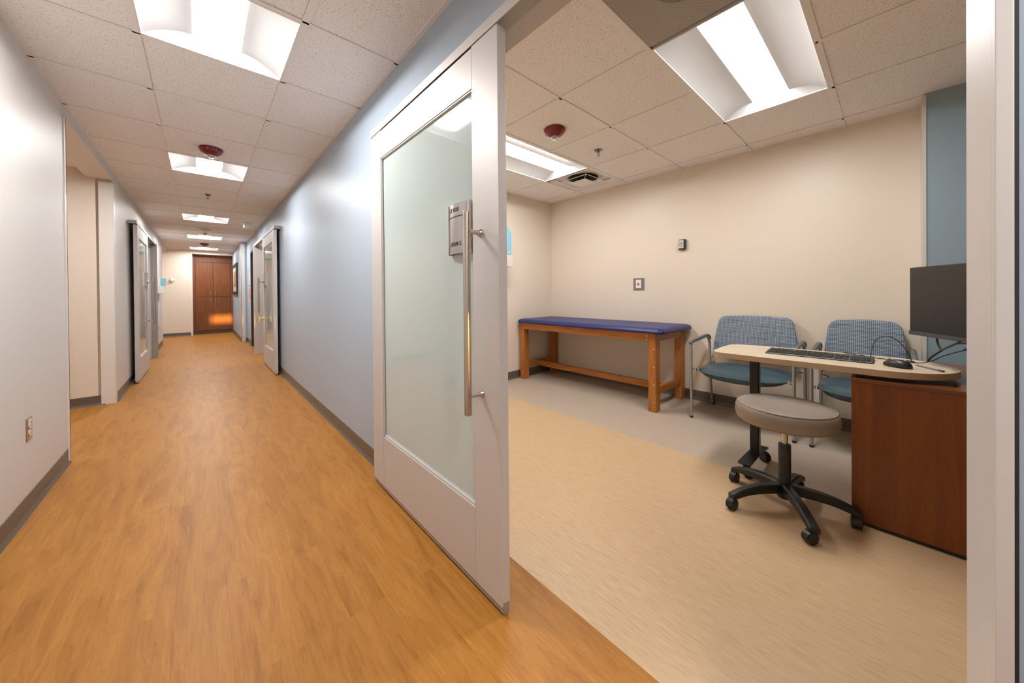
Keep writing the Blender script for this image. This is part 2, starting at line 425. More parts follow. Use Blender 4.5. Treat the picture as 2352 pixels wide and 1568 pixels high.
ceiling('ceiling_side_room', -3.1, -.80, 6.2, 10.0, [-2.664, -2.054, -1.444], [GY0 + P * k for k in range(7, 14)], [(-2.054, -1.444, 7.959, 8.569)], label='tile ceiling of the room on the left')
ceiling('ceiling_opposite_room', .985, 3.2, 6.2, 9.0, [1.4, 2.01, 2.62], [GY0 + P * k for k in range(7, 12)], [(1.4, 2.01, 7.349, 7.959)], label='tile ceiling of the far exam room')

# ------------------------------------------------------------------ walls
def wall_x(name, x0, x1, y0, y1, openings, m, label, side_m=None, zt=H + .03):
    """wall slab between x0 and x1 running along y with (ya, yb, ztop) openings"""
    b = nb(); y = y0
    for ya, yb, zt_ in sorted(openings):
        if ya > y: box(b, x0, x1, y, ya, 0, zt)
        if zt_ < zt: box(b, x0, x1, ya, yb, zt_, zt)
        y = yb
    if y < y1: box(b, x0, x1, y, y1, 0, zt)
    return struct(name, b, m, label, sm=0, recenter=False)
def two_tone(o, x, tol=.003, idx=1):
    for p in o.data.polygons:
        if abs(p.center.x - x) < tol and abs(p.normal.x) > .9: p.material_index = idx
OP1 = (-.100, 1.125, 2.158); OP2 = (6.80, 8.06, 2.158); BD = (8.45, 9.47, 2.10)
w = wall_x('wall_right', XR, XR + WT, -7.0, 10.35, [OP1, OP2, BD], [M['cream'], M['blue']], 'blue-grey painted right wall of the corridor')
two_tone(w, XR)
b = nb(); box(b, .73, XR + WT, 10.35, 14.0, 0, H + .03)
w = struct('wall_right_end', b, [M['blue'], M['blue']], 'blue-grey bump-out at the far right of the corridor', sm=0, recenter=False)
LO1 = (3.725, 5.47, 2.335); LO2 = (7.62, 8.93, 2.158)
w = wall_x('wall_left', XL - .12, XL, -7.0, 11.45, [LO1, LO2], [M['cream'], M['hall']], 'light grey painted left wall of the corridor')
two_tone(w, XL)
b = nb(); box(b, XL - .12, XL, 11.45, 13.15, 2.335, H + .03)
struct('wall_left_end', b, M['cream'], 'header over the far left recess', sm=0, recenter=False)
# alcove soffits, walls
b = nb(); box(b, -.86, XL - .12, 3.4, 5.47, 2.335, H + .03)
struct('trim_1', b, M['cream'], 'painted soffit edge over the side alcove', sm=0, recenter=False)
b = nb(); box(b, -.86, XL - .12, 11.3, 13.15, 2.335, H + .03)
struct('trim_2', b, M['cream'], 'painted soffit edge over the far recess', sm=0, recenter=False)
b = nb(); box(b, -3.1, XL - .12, 5.45, 5.55, 0, H + .03); box(b, -3.1, -3.0, 3.3, 5.5, 0, H + .03); box(b, -3.1, XL - .12, 3.3, 3.4, 0, H + .03)
struct('wall_alcove', b, M['cream'], 'cream walls of the side alcove', sm=0, recenter=False)
b = nb(); box(b, -3.1, -.17, 13.15, 13.3, 0, H + .03); box(b, -3.1, -3.0, 11.2, 13.2, 0, H + .03); box(b, -3.1, XL - .12, 11.2, 11.3, 0, H + .03)
struct('wall_end', b, M['cream'], 'cream end wall of the corridor', sm=0, recenter=False)
b = nb(); box(b, -.17, .73, 13.15, 14.0, 2.315, H + .03); box(b, -.3, .8, 13.95, 14.05, 0, H + .03); box(b, -.19, -.17, 13.3, 14.0, 0, H + .03)
struct('wall_end_niche', b, M['cream'], 'niche around the tall cherry cabinet', sm=0, recenter=False)
b = nb(); box(b, -3.1, -3.0, 6.0, 10.1, 0, H + .03); box(b, -3.1, XL - .12, 6.1, 6.2, 0, H + .03); box(b, -3.1, XL - .12, 10.0, 10.1, 0, H + .03)
struct('wall_side_room', b, M['cream'], 'cream walls of the room behind the left sliding door', sm=0, recenter=False)
b = nb(); box(b, 3.2, 3.3, 6.0, 9.1, 0, H + .03); box(b, XR + WT, 3.3, 6.1, 6.2, 0, H + .03); box(b, XR + WT, 3.3, 9.0, 9.1, 0, H + .03)
struct('wall_opposite_room', b, M['cream'], 'cream walls of the far exam room', sm=0, recenter=False)
# exam room
b = nb(); box(b, XR + WT, 4.1, 3.304, 3.42, 0, H + .03)
struct('wall_exam_left', b, M['cream'], 'cream left wall of the exam room', sm=0, recenter=False)
b = nb(); box(b, XB, 4.1, -.25, 3.304, 0, H + .03)
struct('wall_exam_back', b, M['cream'], 'cream back wall of the exam room', sm=0, recenter=False)
b = nb(); box(b, 3.604, 4.1, -2.5, -.137, 0, H + .03)
struct('wall_exam_blue', b, M['deepblue'], 'slate blue projecting wall at the right of the exam room', sm=0, recenter=False)
b = nb(); box(b, XR + WT, 3.7, -2.55, -2.4, 0, H + .03)
struct('wall_exam_right', b, M['cream'], 'cream right wall of the exam room', sm=0, recenter=False)
b = nb(); box(b, 3.598, 3.823, -.137, -.130, 0, H - .005); box(b, 3.5985, 3.604, -.147, -.1305, .0, H - .005)
struct('trim_3', b, M['greyguard'], 'grey corner guard on the slate blue wall', sm=0, recenter=False)
# near end of the corridor, behind the camera, with a window the evening sun comes through
b = nb()
for (x0, x1, z0, z1) in ((-6, .16, -.5, 4), (.685, 6, -.5, 4), (.16, .685, -.5, 1.13), (.16, .685, 1.34, 4)):
    box(b, x0, x1, -7.15, -7.0, z0, z1)
struct('wall_near_end', b, M['cream'], 'cream wall at the near end of the corridor with a small window', sm=0, recenter=False)

# baseboards with cove toe
def cove_x(b, xw, y0, y1, d):
    """on wall plane x=xw, protruding in direction d"""
    pr = [(0, 0), (.016, 0), (.014, .004), (.006, .016), (.0035, .03), (.003, .098), (0, .100)]
    if y1 - y0 < .01: return
    loft(b, [[(xw + d * p, y0, z) for p, z in pr], [(xw + d * p, y1, z) for p, z in pr]])
def cove_y(b, yw_, x0, x1, d):
    pr = [(0, 0), (.016, 0), (.014, .004), (.006, .016), (.0035, .03), (.003, .098), (0, .100)]
    loft(b, [[(x0, yw_ + d * p, z) for p, z in pr], [(x1, yw_ + d * p, z) for p, z in pr]])
b = nb(); cove_x(b, XL, -7, 3.70, 1); cove_x(b, XL, 5.50, 7.60, 1); cove_x(b, XL, 8.98, 11.42, 1)
struct('baseboard_left', b, M['base'], recenter=False)
b = nb(); cove_x(b, XR, -7, -.135, -1); cove_x(b, XR, 1.06, 6.78, -1); cove_x(b, XR, 8.12, 8.40, -1); cove_x(b, XR, 9.52, 10.35, -1)
cove_y(b, 10.35, .76, XR, -1); cove_x(b, .73, 10.38, 13.3, -1)
struct('baseboard_right', b, M['base'], recenter=False)
b = nb(); cove_y(b, 5.45, -3.0, -.75, -1); struct('baseboard_alcove', b, M['base'], recenter=False)
b = nb(); cove_y(b, 13.15, -3.0, -.20, -1); struct('baseboard_end', b, M['base'], recenter=False)
b = nb(); cove_x(b, XB, -.13, 3.29, -1); cove_y(b, 3.304, XR + WT, 3.81, -1); cove_x(b, 3.604, -2.4, -.14, -1)
struct('baseboard_exam_room', b, M['base'], recenter=False)
# corner guards and end trims
b = nb(); box(b, XL - .12, XL + .006, 3.722, 3.732, .0, 2.335); box(b, XL, XL + .006, 3.685, 3.732, 0, 2.335)
struct('trim_4', b, M['guard'], 'pale corner guard at the near edge of the alcove opening', sm=0, recenter=False)
b = nb(); box(b, XL - .10, XL + .004, 5.440, 5.452, 0, 2.31); box(b, XL, XL + .005, 5.44, 5.50, 0, 2.31)
struct('trim_5', b, M['guard'], 'pale corner guard at the far edge of the alcove opening', sm=0, recenter=False)
b = nb(); box(b, XL, XL + .006, 11.40, 11.456, 0, 2.335); box(b, XL - .12, XL + .006, 11.45, 11.456, 0, 2.335)
struct('trim_6', b, M['guard'], 'pale corner guard where the left wall ends', sm=0, recenter=False)
b = nb(); box(b, .724, .80, 10.342, 10.35, 0, 2.35); box(b, .724, .73, 10.342, 10.41, 0, 2.35)
struct('trim_7', b, M['guard'], 'pale corner guard on the right bump-out', sm=0, recenter=False)
b = nb(); box(b, -.215, -.164, 13.142, 13.15, 0, 2.35); box(b, -.17, -.164, 13.142, 13.42, 0, 2.315); box(b, -.164, .73, 13.142, 13.15, 2.31, 2.345)
struct('trim_8', b, M['guard'], 'pale corner guard and head trim around the cabinet niche', sm=0, recenter=False)

# unseen shell added around everything to keep daylight out
b = nb()
box(b, -6.2, -6.1, -7.1, 15, -.6, 4.1); box(b, 6.1, 6.2, -7.1, 15, -.6, 4.1); box(b, -6.2, 6.2, 14.9, 15, -.6, 4.1); box(b, -6.2, 6.2, -7.1, 15, 4.0, 4.1); box(b, -6.2, 6.2, -7.1, 15, -.6, -.5)
struct('wall_light_shell', b, M['shell'], 'unseen outer shell added to block stray daylight', sm=0, recenter=False)

# ------------------------------------------------------------------ sliding doors
DW, DT, DZ0, DZ1 = 1.168, .038, .032, 2.04
def handle_bm(bar_x, y, z0, z1, r=.0135):
    return lathe(nb(), [(r * .9, z0), (r, z0 + .002), (r, z1 - .002), (r * .9, z1)], (bar_x, y, 0), 20)
def make_door(n, label, hside, sign_text):
    """local frame: face at x=0 looking to -x, y from 0 to DW, handle side hside (-1: y=0 end, +1: y=DW end)"""
    d = bpy.data.objects.new('door_%d' % n, None); COL.objects.link(d); d.empty_display_size = .05
    d['kind'] = 'structure'; d['label'] = label
    yy = (lambda y: y) if hside < 0 else (lambda y: DW - y)
    def bx(x0, x1, a, c, z0, z1, bev=.0015):
        b = nb(); a, c = sorted((yy(a), yy(c))); box(b, x0, x1, a, c, z0, z1, bev); return b
    sw, fw = .150, .148      # wide handle stile, far stile
    obj('stile', bx(0, DT, 0, sw, DZ0, DZ1), M['alu'], d, True)
    obj('stile', bx(0, DT, DW - fw, DW, DZ0, DZ1), M['alu'], d, True)
    obj('top_rail', bx(.0005, DT, sw + .0012, DW - fw - .0012, 1.885, DZ1 - .004), M['alu'], d, True)
    obj('bottom_rail', bx(.0005, DT, sw + .0012, DW - fw - .0012, DZ0, .312), M['alu'], d, True)
    b = bx(.013, .020, sw - .005, DW - fw + .005, .305, 1.892, 0)
    obj('glass_pane', b, M['glass'], d, True, sm=0)
    b = nb(); e = .006
    for (a, c, z0, z1) in ((sw, sw + e, .312, 1.885), (DW - fw - e, DW - fw, .312, 1.885), (sw, DW - fw, .312, .312 + e * 1.6), (sw, DW - fw, 1.885 - e, 1.885)):
        a, c = sorted((yy(a), yy(c))); box(b, .004, .013, a, c, z0, z1)
    obj('glazing_bead', b, M['alu'], d, True, sm=0)
    b = nb(); e = .009
    for (a, c, z0, z1) in ((sw + .004, sw + e, .318, 1.88), (DW - fw - e, DW - fw - .004, .318, 1.88)):
        a, c = sorted((yy(a), yy(c))); box(b, .0122, .0135, a, c, z0, z1)
    obj('gasket', b, M['gasket'], d, True, sm=0)
    # bottom kick joint and seal
    b = bx(.004, DT - .004, .0, DW, .012, .034, 0); obj('bottom_seal', b, M['alu2'], d, True)
    b = nb(); a, c = sorted((yy(-.003), yy(.02))); box(b, .008, .030, a, c, .004, .046, .001); obj('floor_guide', b, M['alu2'], d, True)
    for sx, lab in ((-1, 1), (1, 0)):
        bxp = -.066 if sx < 0 else DT + .045
        if sx > 0: continue
        h = obj('pull_handle', handle_bm(bxp, yy(.096), .690, 1.405), M['steel'], d, True); h['label'] = 'brushed steel pull bar'
        for z in (.752, 1.338):
            b = nb(); lathe(b, [(.0085, bxp + .004), (.0085, -.014), (.013, -.007), (.0155, -.002), (.0155, 0)], (0, yy(.104), z), 16, 'x')
            obj('standoff', b, M['steel'], h, True)
    # curved room sign on the glass
    sgn = nb(); y0, y1 = .170, .312; n_ = 14; sag = .013
    def sx_(t): return .004 - sag * (1 - (2 * t - 1) ** 2) - .004
    rings = []
    for z in (1.275, 1.472):
        front = [(sx_(t / n_), yy(y0 + (y1 - y0) * t / n_), z) for t in range(n_ + 1)]
        back = [(sx_(t / n_) + .004, yy(y0 + (y1 - y0) * t / n_), z) for t in range(n_, -1, -1)]
        rings.append(front + back)
    loft(sgn, rings); sg = obj('room_sign', sgn, M['signmetal'], d, True); sg['label'] = 'curved brushed aluminium room sign'
    b = nb()
    for a in (y0, y1):
        c0, c1 = sorted((yy(a - .003), yy(a + .003))); box(b, -.006, .013, c0, c1, 1.273, 1.474, .001)
    obj('sign_edge', b, M['alu'], sg, True)
    b = nb(); rings = []
    for z in (1.4185, 1.4225):
        front = [(sx_(t / n_) - .0008, yy(y0 + (y1 - y0) * t / n_), z) for t in range(n_ + 1)]
        back = [(sx_(t / n_), yy(y0 + (y1 - y0) * t / n_), z) for t in range(n_, -1, -1)]
        rings.append(front + back)
    loft(b, rings); obj('sign_groove', b, M['ink'], sg, True)
    def curved_text(s, size, zc, t0):
        t = text_bm(s, size, .0004, 'LEFT'); out = nb(); merge(out, t)
        ymax = max(v.co.x for v in out.verts)
        for v in out.verts:
            # reading direction is -y in the local frame
            yl = (yy(y1) if hside < 0 else yy(y0)) - t0 - v.co.x
            tt = (abs(yl - yy(y0)) / (y1 - y0))
            x = sx_(tt) - .0009 - v.co.z
            v.co = Vector((x, yl, zc + v.co.y))
        return out
    obj('lettering', curved_text(sign_text[0], .0215, 1.447, .012), M['ink'], sg, True, sm=0)
    obj('lettering', curved_text(sign_text[1], .0235, 1.312, .022), M['ink'], sg, True, sm=0)
    return d
d1 = make_door(1, 'large sliding door with frosted glass, the nearest one, slid open', -1, ('CT XOE', 'EXAM 5')); d1.location = (.765, .897, 0)
d2 = make_door(2, 'far sliding glass door on the right blue-grey wall', 1, ('EXAM', 'EXAM 4')); d2.location = (.765, 5.73, 0)
d3 = make_door(3, 'far sliding glass door on the left wall', -1, ('EXAM', 'EXAM 3')); d3.rotation_euler = (0, 0, PI); d3.location = (-.600, 6.44 + DW, 0)

def track(label, x_face, sgn, y0, y1, gap0, gap1, xw):
    """sgn +1: on the right wall (body extends to +x)"""
    t = thing('sliding_door_track', label, 'door track', (x_face + sgn * .04, (y0 + y1) / 2, 2.044))
    X_ = lambda a: x_face + sgn * a
    def bx(a, c, y0, y1, z0, z1, bev=.0012): x0, x1 = sorted((X_(a), X_(c))); b = nb(); box(b, x0, x1, y0, y1, z0, z1, bev); return b
    wd = abs(xw - x_face)
    obj('fascia', bx(0, .004, y0, y1, 2.046, 2.086), M['alu'], t)
    obj('top_cover', bx(.004, wd - .0005, y0, y1, 2.082, 2.086, 0), M['gasket'], t)  # cover painted black so the slot behind the fascia looks shaded
    obj('rail', bx(.015, wd - .006, y0 + .01, y1 - .01, 2.066, 2.080), M['alu2'], t)
    obj('end_cap', bx(.004, wd - .001, y1 - .004, y1, 2.046, 2.082, .0005), M['alu2'], t)
    obj('end_cap', bx(.004, wd - .001, y0, y0 + .004, 2.046, 2.082, .0005), M['alu2'], t)
    obj('back_channel', bx(wd - .0055, wd - .001, y0 + .004, y1 - .004, 2.074, 2.0815, 0), M['gasket'], t)
    return t
track('aluminium track header above the nearest sliding door', .765, 1, -.13, 2.072, 0, 0, XR)
track('aluminium track header above the far right sliding door', .765, 1, 5.70, 8.10, 0, 0, XR)
track('aluminium track header above the far left sliding door', -.600, -1, 6.40, 8.98, 0, 0, XL)
# opening linings
def lining(n, label, xa, xb, ya, yb, zt, strike_x=None, near=False):
    b = nb(); x0, x1 = sorted((xa, xb))
    box(b, x0 - .004 if near is False else .762, x1 + .004, ya, ya + (.016 if near else .012), 0, zt, .001); box(b, x0 - .004, x1 + .004, yb - .012, yb, 0, zt, .001)
    box(b, x0 - .004, x1 + .004, ya + .012, yb - .012, zt - .012, zt, .001)
    return struct('trim_%d' % n, b, M['alu'], label, recenter=False)
lining(9, 'aluminium lining of the exam room opening', XR, XR + WT, OP1[0], OP1[1], 2.158, None, True)
lining(10, 'aluminium lining of the far right opening', XR, XR + WT, OP2[0], OP2[1], 2.158)
lining(11, 'aluminium lining of the far left opening', XL - .12, XL, LO2[0], LO2[1], 2.158)
b = nb(); box(b, .735, .757, -.0975, -.0835, 0, 2.086, .0015); 
strike_shade = nb(); box(strike_shade, .757, .763, -.0965, -.0865, 0, 2.08); box(strike_shade, .822, .8435, -.1125, -.1005, 0, 2.08)  # dark strips standing in for shade in the groove and wall gap
struct('trim_12', b, M['alu'], 'aluminium strike post at the right edge of the picture', recenter=False)
struct('trim_15', strike_shade, M['gasket'], 'dark strips painting the shade beside the aluminium strike post', recenter=False)
b = nb(); box(b, .752, XR, 8.065, 8.11, 0, 2.08, .0015)
struct('trim_13', b, M['alu'], 'aluminium strike post beside the brown door', recenter=False)
b = nb(); box(b, XL, -.592, 8.935, 8.985, 0, 2.08, .0015)
struct('trim_14', b, M['alu2'], 'aluminium strike post of the far left sliding door', recenter=False)
# brown door on the right
d4 = bpy.data.objects.new('door_4', None); COL.objects.link(d4); d4.location = (XR, 8.96, 0); d4['kind'] = 'structure'; d4['label'] = 'dark brown hinged door in a brown steel frame'
b = nb(); box(b, XR + .02, XR + .065, 8.50, 9.42, .01, 2.05, .002); dp = obj('panel', b, M['browndoor'], d4)
b = nb()
for (y0, y1, z0, z1) in ((8.45, 8.50, 0, 2.10), (9.42, 9.47, 0, 2.10), (8.50, 9.42, 2.05, 2.10)): box(b, XR - .015, XR + .09, y0, y1, z0, z1, .002)
obj('door_frame', b, M['browndoor'], d4)
b = nb(); lathe(b, [(.028, -.052), (.028, -.044)], (XR + .064, 8.58, .96), 16, 'x'); tube(b, fillet([(XR + .02, 8.58, .96), (XR - .035, 8.58, .96), (XR - .035, 8.70, .958)], .015), .010, 10); box(b, XR + .012, XR + .02, 8.555, 8.605, .90, 1.03, .004)
obj('lever_handle', b, M['chrome'], d4)

# ------------------------------------------------------------------ ceiling lights
def trofferbm(hx, hy, hl_in):
    """recessed pan: lens along y; returns dict of bmeshes, local origin at the ceiling plane centre"""
    out = {}
    dz = .052; lw = .098; ey = .060
    # side reflectors curved
    for s in (-1, 1):
        b = nb(); n = 8; pr = []
        for k in range(n + 1):
            t = k / n; x = hx + (lw - hx) * t; z = .002 + dz * math.sin(t * PI / 2) ** .9; pr.append((s * x, z))
        A = [b.verts.new((x, -hy + .004 + ey * min(1, (z / dz)) * .9, z)) for x, z in pr]; B = [b.verts.new((x, hy - .004 - ey * min(1, (z / dz)) * .9, z)) for x, z in pr]
        for k in range(n): b.faces.new((A[k], A[k + 1], B[k + 1], B[k]))
        out.setdefault('reflector', []).append(b)
    for s in (-1, 1):
        b = nb(); n = 8; L = []; 
        top = []; bot = []
        for k in range(-n, n + 1):
            t = abs(k) / n; x = hx * k / n
            tt = max(0.0, (hx - abs(x)) / (hx - lw)); tt = min(1, tt); z = .002 + dz * math.sin(tt * PI / 2) ** .9
            top.append(b.verts.new((x, s * (hy - .004 - ey * min(1, (z / dz)) * .9), z))); bot.append(b.verts.new((x, s * (hy - .001), .001)))
        for k in range(2 * n): b.faces.new((top[k], top[k + 1], bot[k + 1], bot[k]))
        out.setdefault('end_plate', []).append(b)
    b = nb(); n = 12; A = []; B = []
    for k in range(n + 1):
        a = -1 + 2 * k / n; x = lw * 1.02 * a; z = .002 + dz - .008 * math.cos(a * PI / 2)
        A.append(b.verts.new((x, -hy + ey - .004, z))); B.append(b.verts.new((x, hy - ey + .004, z)))
    for k in range(n): b.faces.new((A[k], A[k + 1], B[k + 1], B[k]))
    for s, R_ in ((-1, A), (1, B)):
        top = [b.verts.new((v.co.x, v.co.y, dz + .004)) for v in R_]
        for k in range(n): b.faces.new((R_[k], R_[k + 1], top[k + 1], top[k]))
    out['lens'] = b
    b = nb(); f = .007
    for (x0, x1, y0, y1) in ((-hx, hx, -hy, -hy + f), (-hx, hx, hy - f, hy), (-hx, -hx + f, -hy + f, hy - f), (hx - f, hx, -hy + f, hy - f)):
        box(b, x0, x1, y0, y1, -.0005, .006)
    out['frame'] = b
    b = nb(); box(b, -hx + .002, hx - .002, -hy + .002, hy - .002, dz + .016, dz + .020)
    for (x0, x1, y0, y1) in ((-hx, -hx + .002, -hy, hy), (hx - .002, hx, -hy, hy), (-hx, hx, -hy, -hy + .002), (-hx, hx, hy - .002, hy)): box(b, x0, x1, y0, y1, .006, dz + .018)
    out['housing'] = b
    return out
def make_light(label, hx, hy, group=None, lens='lens'):
    t = thing('ceiling_light', label, 'ceiling light', (0, 0, 0), group)
    p = trofferbm(hx, hy, 0)
    for r in p['reflector']: obj('reflector', r, M['reflector'], t, True, sm=60)
    for r in p['end_plate']: obj('end_plate', r, M['reflector'], t, True, sm=60)
    obj('lens', p['lens'], M[lens], t, True, sm=60); obj('frame', p['frame'], M['white'], t, True, sm=0); obj('housing', p['housing'], M['white'], t, True, sm=0)
    return t
sq = make_light('square recessed corridor ceiling light with a bright centre lens, nearest in the corridor', .2935, .2935)
labs = {-9: 'square recessed ceiling light far behind the viewpoint in the corridor', -5: 'square recessed ceiling light just behind the viewpoint in the corridor',
        0: 'square recessed ceiling light nearest in the corridor, cut by the top edge', 4: 'square recessed ceiling light just beyond the red fire strobe, second along the corridor',
        9: 'third square recessed ceiling light along the corridor', 13: 'fourth square recessed light along the corridor, between round speaker and far strobe',
        17: 'farthest square recessed ceiling light, in front of the cherry cabinet'}
placed = {}
for i, k in enumerate(lights_k):
    o = sq if i == 0 else dup(sq)
    o.location = (GX0 + P / 2, GY0 + P * (k + .5), H); o['label'] = labs[k]; o['group'] = 'square recessed lights along the corridor ceiling'; placed[k] = o
b = nb(); lathe(b, [(.006, -.003), (.007, .0), (.006, .002)], (.262, .262, -.001), 12); obj('indicator_light', b, M['greenled'], placed[4], True)
for (x, y, lab) in ((-1.749, 4.604, 'unseen square ceiling light added to light the side alcove'), (-1.749, 11.924, 'unseen square ceiling light added to light the far left recess'),
                    (-1.749, 8.264, 'unseen square ceiling light added in the room behind the left sliding door'), (1.705, 7.654, 'unseen square ceiling light added in the far exam room on the right')):
    o = make_light(lab, .2935, .2935, 'unseen square lights added in side rooms', 'lensside'); o.location = (x, y, H)  # out-of-view lamps added so the side rooms are lit
lt = make_light('long recessed ceiling light in the exam room, the nearer one above the desk', .2935, .5985, 'long recessed lights in the exam room', 'lensroom')
lt.rotation_euler = (0, 0, PI / 2); lt.location = (2.417, .562, H)
lt2 = dup(lt); lt2.location = (2.417, 2.392, H); lt2['label'] = 'long recessed ceiling light in the exam room, partly hidden behind the sliding door'

# speaker panel (perforated metal 2x2) in the exam room
t = thing('speaker_panel', 'perforated metal ceiling speaker panel beside the nearer long light', 'speaker', (1.502, .562, H))
b = nb(); box(b, 1.197 + .013, 1.807 - .013, .257 + .013, .867 - .013, H + .002, H + .008); obj('panel', b, M['perf'], t, sm=0)
b = nb(); lathe(b, [(.13, H + .0005), (.13, H + .002)], (1.502, .562, 0), 48); obj('speaker_grille', b, M['perfdark'], t)
# air diffuser
t = thing('air_diffuser', 'square louvred ceiling air diffuser beyond the far long light', 'air vent', (3.332, 2.392, H))
c = (3.332, 2.392)
b = nb()
for k, (hs, z) in enumerate(((.290, 0.0), (.188, -.008))):
    # louvre cones: flat outer flange sloping inward
    t_in = hs - .055
    O = [(c[0] + sx * hs, c[1] + sy * hs, H + z + .001) for sx, sy in ((-1, -1), (1, -1), (1, 1), (-1, 1))]
    I = [(c[0] + sx * t_in, c[1] + sy * t_in, H + z + .030) for sx, sy in ((-1, -1), (1, -1), (1, 1), (-1, 1))]
    for i in range(4): quad(b, O[i], O[(i + 1) % 4], I[(i + 1) % 4], I[i])
    fl = hs - .008
    O2 = [(c[0] + sx * fl, c[1] + sy * fl, H + z + .0) for sx, sy in ((-1, -1), (1, -1), (1, 1), (-1, 1))]
    for i in range(4): quad(b, O[i], O[(i + 1) % 4], O2[(i + 1) % 4], O2[i])
obj('louvre', b, M['tee'], t, sm=0)
b = nb(); box(b, c[0] - .105, c[0] + .105, c[1] - .105, c[1] + .105, H - .018, H - .015, .001); obj('centre_plate', b, M['tee'], t)
b = nb(); box(b, c[0] - .295, c[0] + .295, c[1] - .295, c[1] + .295, H + .038, H + .046); obj('backing', b, M['tee'], t, sm=0)
b = nb(); lathe(b, [(.170, H + .030), (.170, H + .037)], (c[0], c[1], 0), 32); obj('duct_shade_disc', b, M['dark'], t)  # solid black disc standing in for the unlit duct
for s in (-1, 1):
    b = nb(); tube(b, [(c[0] + s * .07, c[1] + .07 * s, H - .012), (c[0] + s * .2, c[1] + .2 * s, H + .03)], .003, 6); obj('spacer', b, M['white'], t)

# fire strobes
def make_strobe(label, loc, txt_ang, r=.082):
    t = thing('fire_strobe', label, 'fire alarm', loc)
    b = nb(); lathe(b, [(r + .003, 0), (r + .003, -.006), (r, -.012), (r * .93, -.026), (r * .78, -.040), (r * .55, -.050), (r * .3, -.054)], (0, 0, 0), 40)
    obj('housing', b, M['red'], t, True)
    b = nb(); lathe(b, [(.026, -.046), (.027, -.058), (.025, -.068), (.018, -.077), (.006, -.081)], (0, 0, 0), 20); obj('lens', b, M['clear'], t, True)
    b = nb(); lathe(b, [(.021, -.052), (.020, -.062), (.006, -.070)], (0, 0, 0), 6); obj('flash_reflector', b, M['chrome'], t, True)
    out = nb()
    for i, ch in enumerate('FIRE'):
        tb = text_bm(ch, .021, .0005)
        a = txt_ang + (i - 1.5) * .24
        # letter stands on the sloping rim, read from below
        rad = Vector((math.cos(a), math.sin(a), 0)); tan = Vector((-math.sin(a), math.cos(a), 0))
        n_ = (rad * .80 + Vector((0, 0, -.60))).normalized(); up = n_.cross(tan).normalized()
        if up.z < 0: up = -up
        tx = up.cross(n_).normalized()
        pos = rad * (r * .975) + Vector((0, 0, -.021)) + n_ * .002
        m4 = Matrix(((tx.x, up.x, n_.x, pos.x), (tx.y, up.y, n_.y, pos.y), (tx.z, up.z, n_.z, pos.z), (0, 0, 0, 1)))
        merge(out, tb, m4)
    obj('lettering', out, M['pale'], t, True, sm=0)
    return t
make_strobe('round red FIRE strobe on the corridor ceiling before the second light', (.081, 3.994, H), -PI / 2 + .05)
make_strobe('round red FIRE strobe on the exam room ceiling', (2.112, 1.782, H), -.62)
make_strobe('small red fire strobe at the far end of the corridor ceiling', (.081, 11.31, H), -PI / 2)
# sprinklers
def make_sprinkler(label, loc):
    t = thing('sprinkler_head', label, 'sprinkler', loc, 'pendent sprinkler heads')
    b = nb(); lathe(b, [(.036, 0), (.036, -.002), (.028, -.007), (.016, -.009)], (0, 0, 0), 28); obj('escutcheon', b, M['darkchrome'], t, True)
    b = nb(); lathe(b, [(.010, -.007), (.010, -.020), (.006, -.022)], (0, 0, 0), 12)
    for s in (-1, 1): tube(b, smooth([(s * .009, 0, -.018), (s * .014, 0, -.030), (s * .004, 0, -.044)], 4), .0025, 6)
    obj('body', b, M['darkchrome'], t, True)
    b = nb(); lathe(b, [(.004, -.040), (.004, -.046), (.015, -.0465), (.015, -.048)], (0, 0, 0), 16); obj('deflector', b, M['darkchrome'], t, True)
    return t
s0 = make_sprinkler('sprinkler head in the exam room ceiling near the back wall', (2.722, 1.782, H))
s1 = dup(s0); s1.location = (.081, 5.824, H); s1['label'] = 'sprinkler head in the corridor ceiling between second and third lights'
s2 = dup(s0); s2.location = (.081, 9.484, H); s2['label'] = 'sprinkler head in the corridor ceiling just before the fourth light'
t = thing('ceiling_speaker', 'round pale speaker grille in the far corridor ceiling', 'speaker', (.081, 8.874, H))
b = nb(); lathe(b, [(.135, 0), (.135, -.003), (.12, -.008)], (0, 0, 0), 36); obj('ring', b, M['tee'], t, True)
b = nb(); lathe(b, [(.118, -.0065), (.05, -.0095)], (0, 0, 0), 36); obj('speaker_grille', b, M['perf'], t, True)
t = thing('ceiling_sensor', 'small white box sensor on the corridor ceiling near the right wall', 'sensor', (.633, 7.64, H))
b = nb(); lathe(b, [(.095, 0), (.095, -.006)], (0, 0, 0), 24); obj('mounting_plate', b, M['white'], t, True)
b = nb(); slab(b, lambda i: rrect(.055 - i, .055 - i, .012, 4), [(0.006, -.088), (0, -.080), (0, -.004)]); obj('body', b, M['white'], t, True)

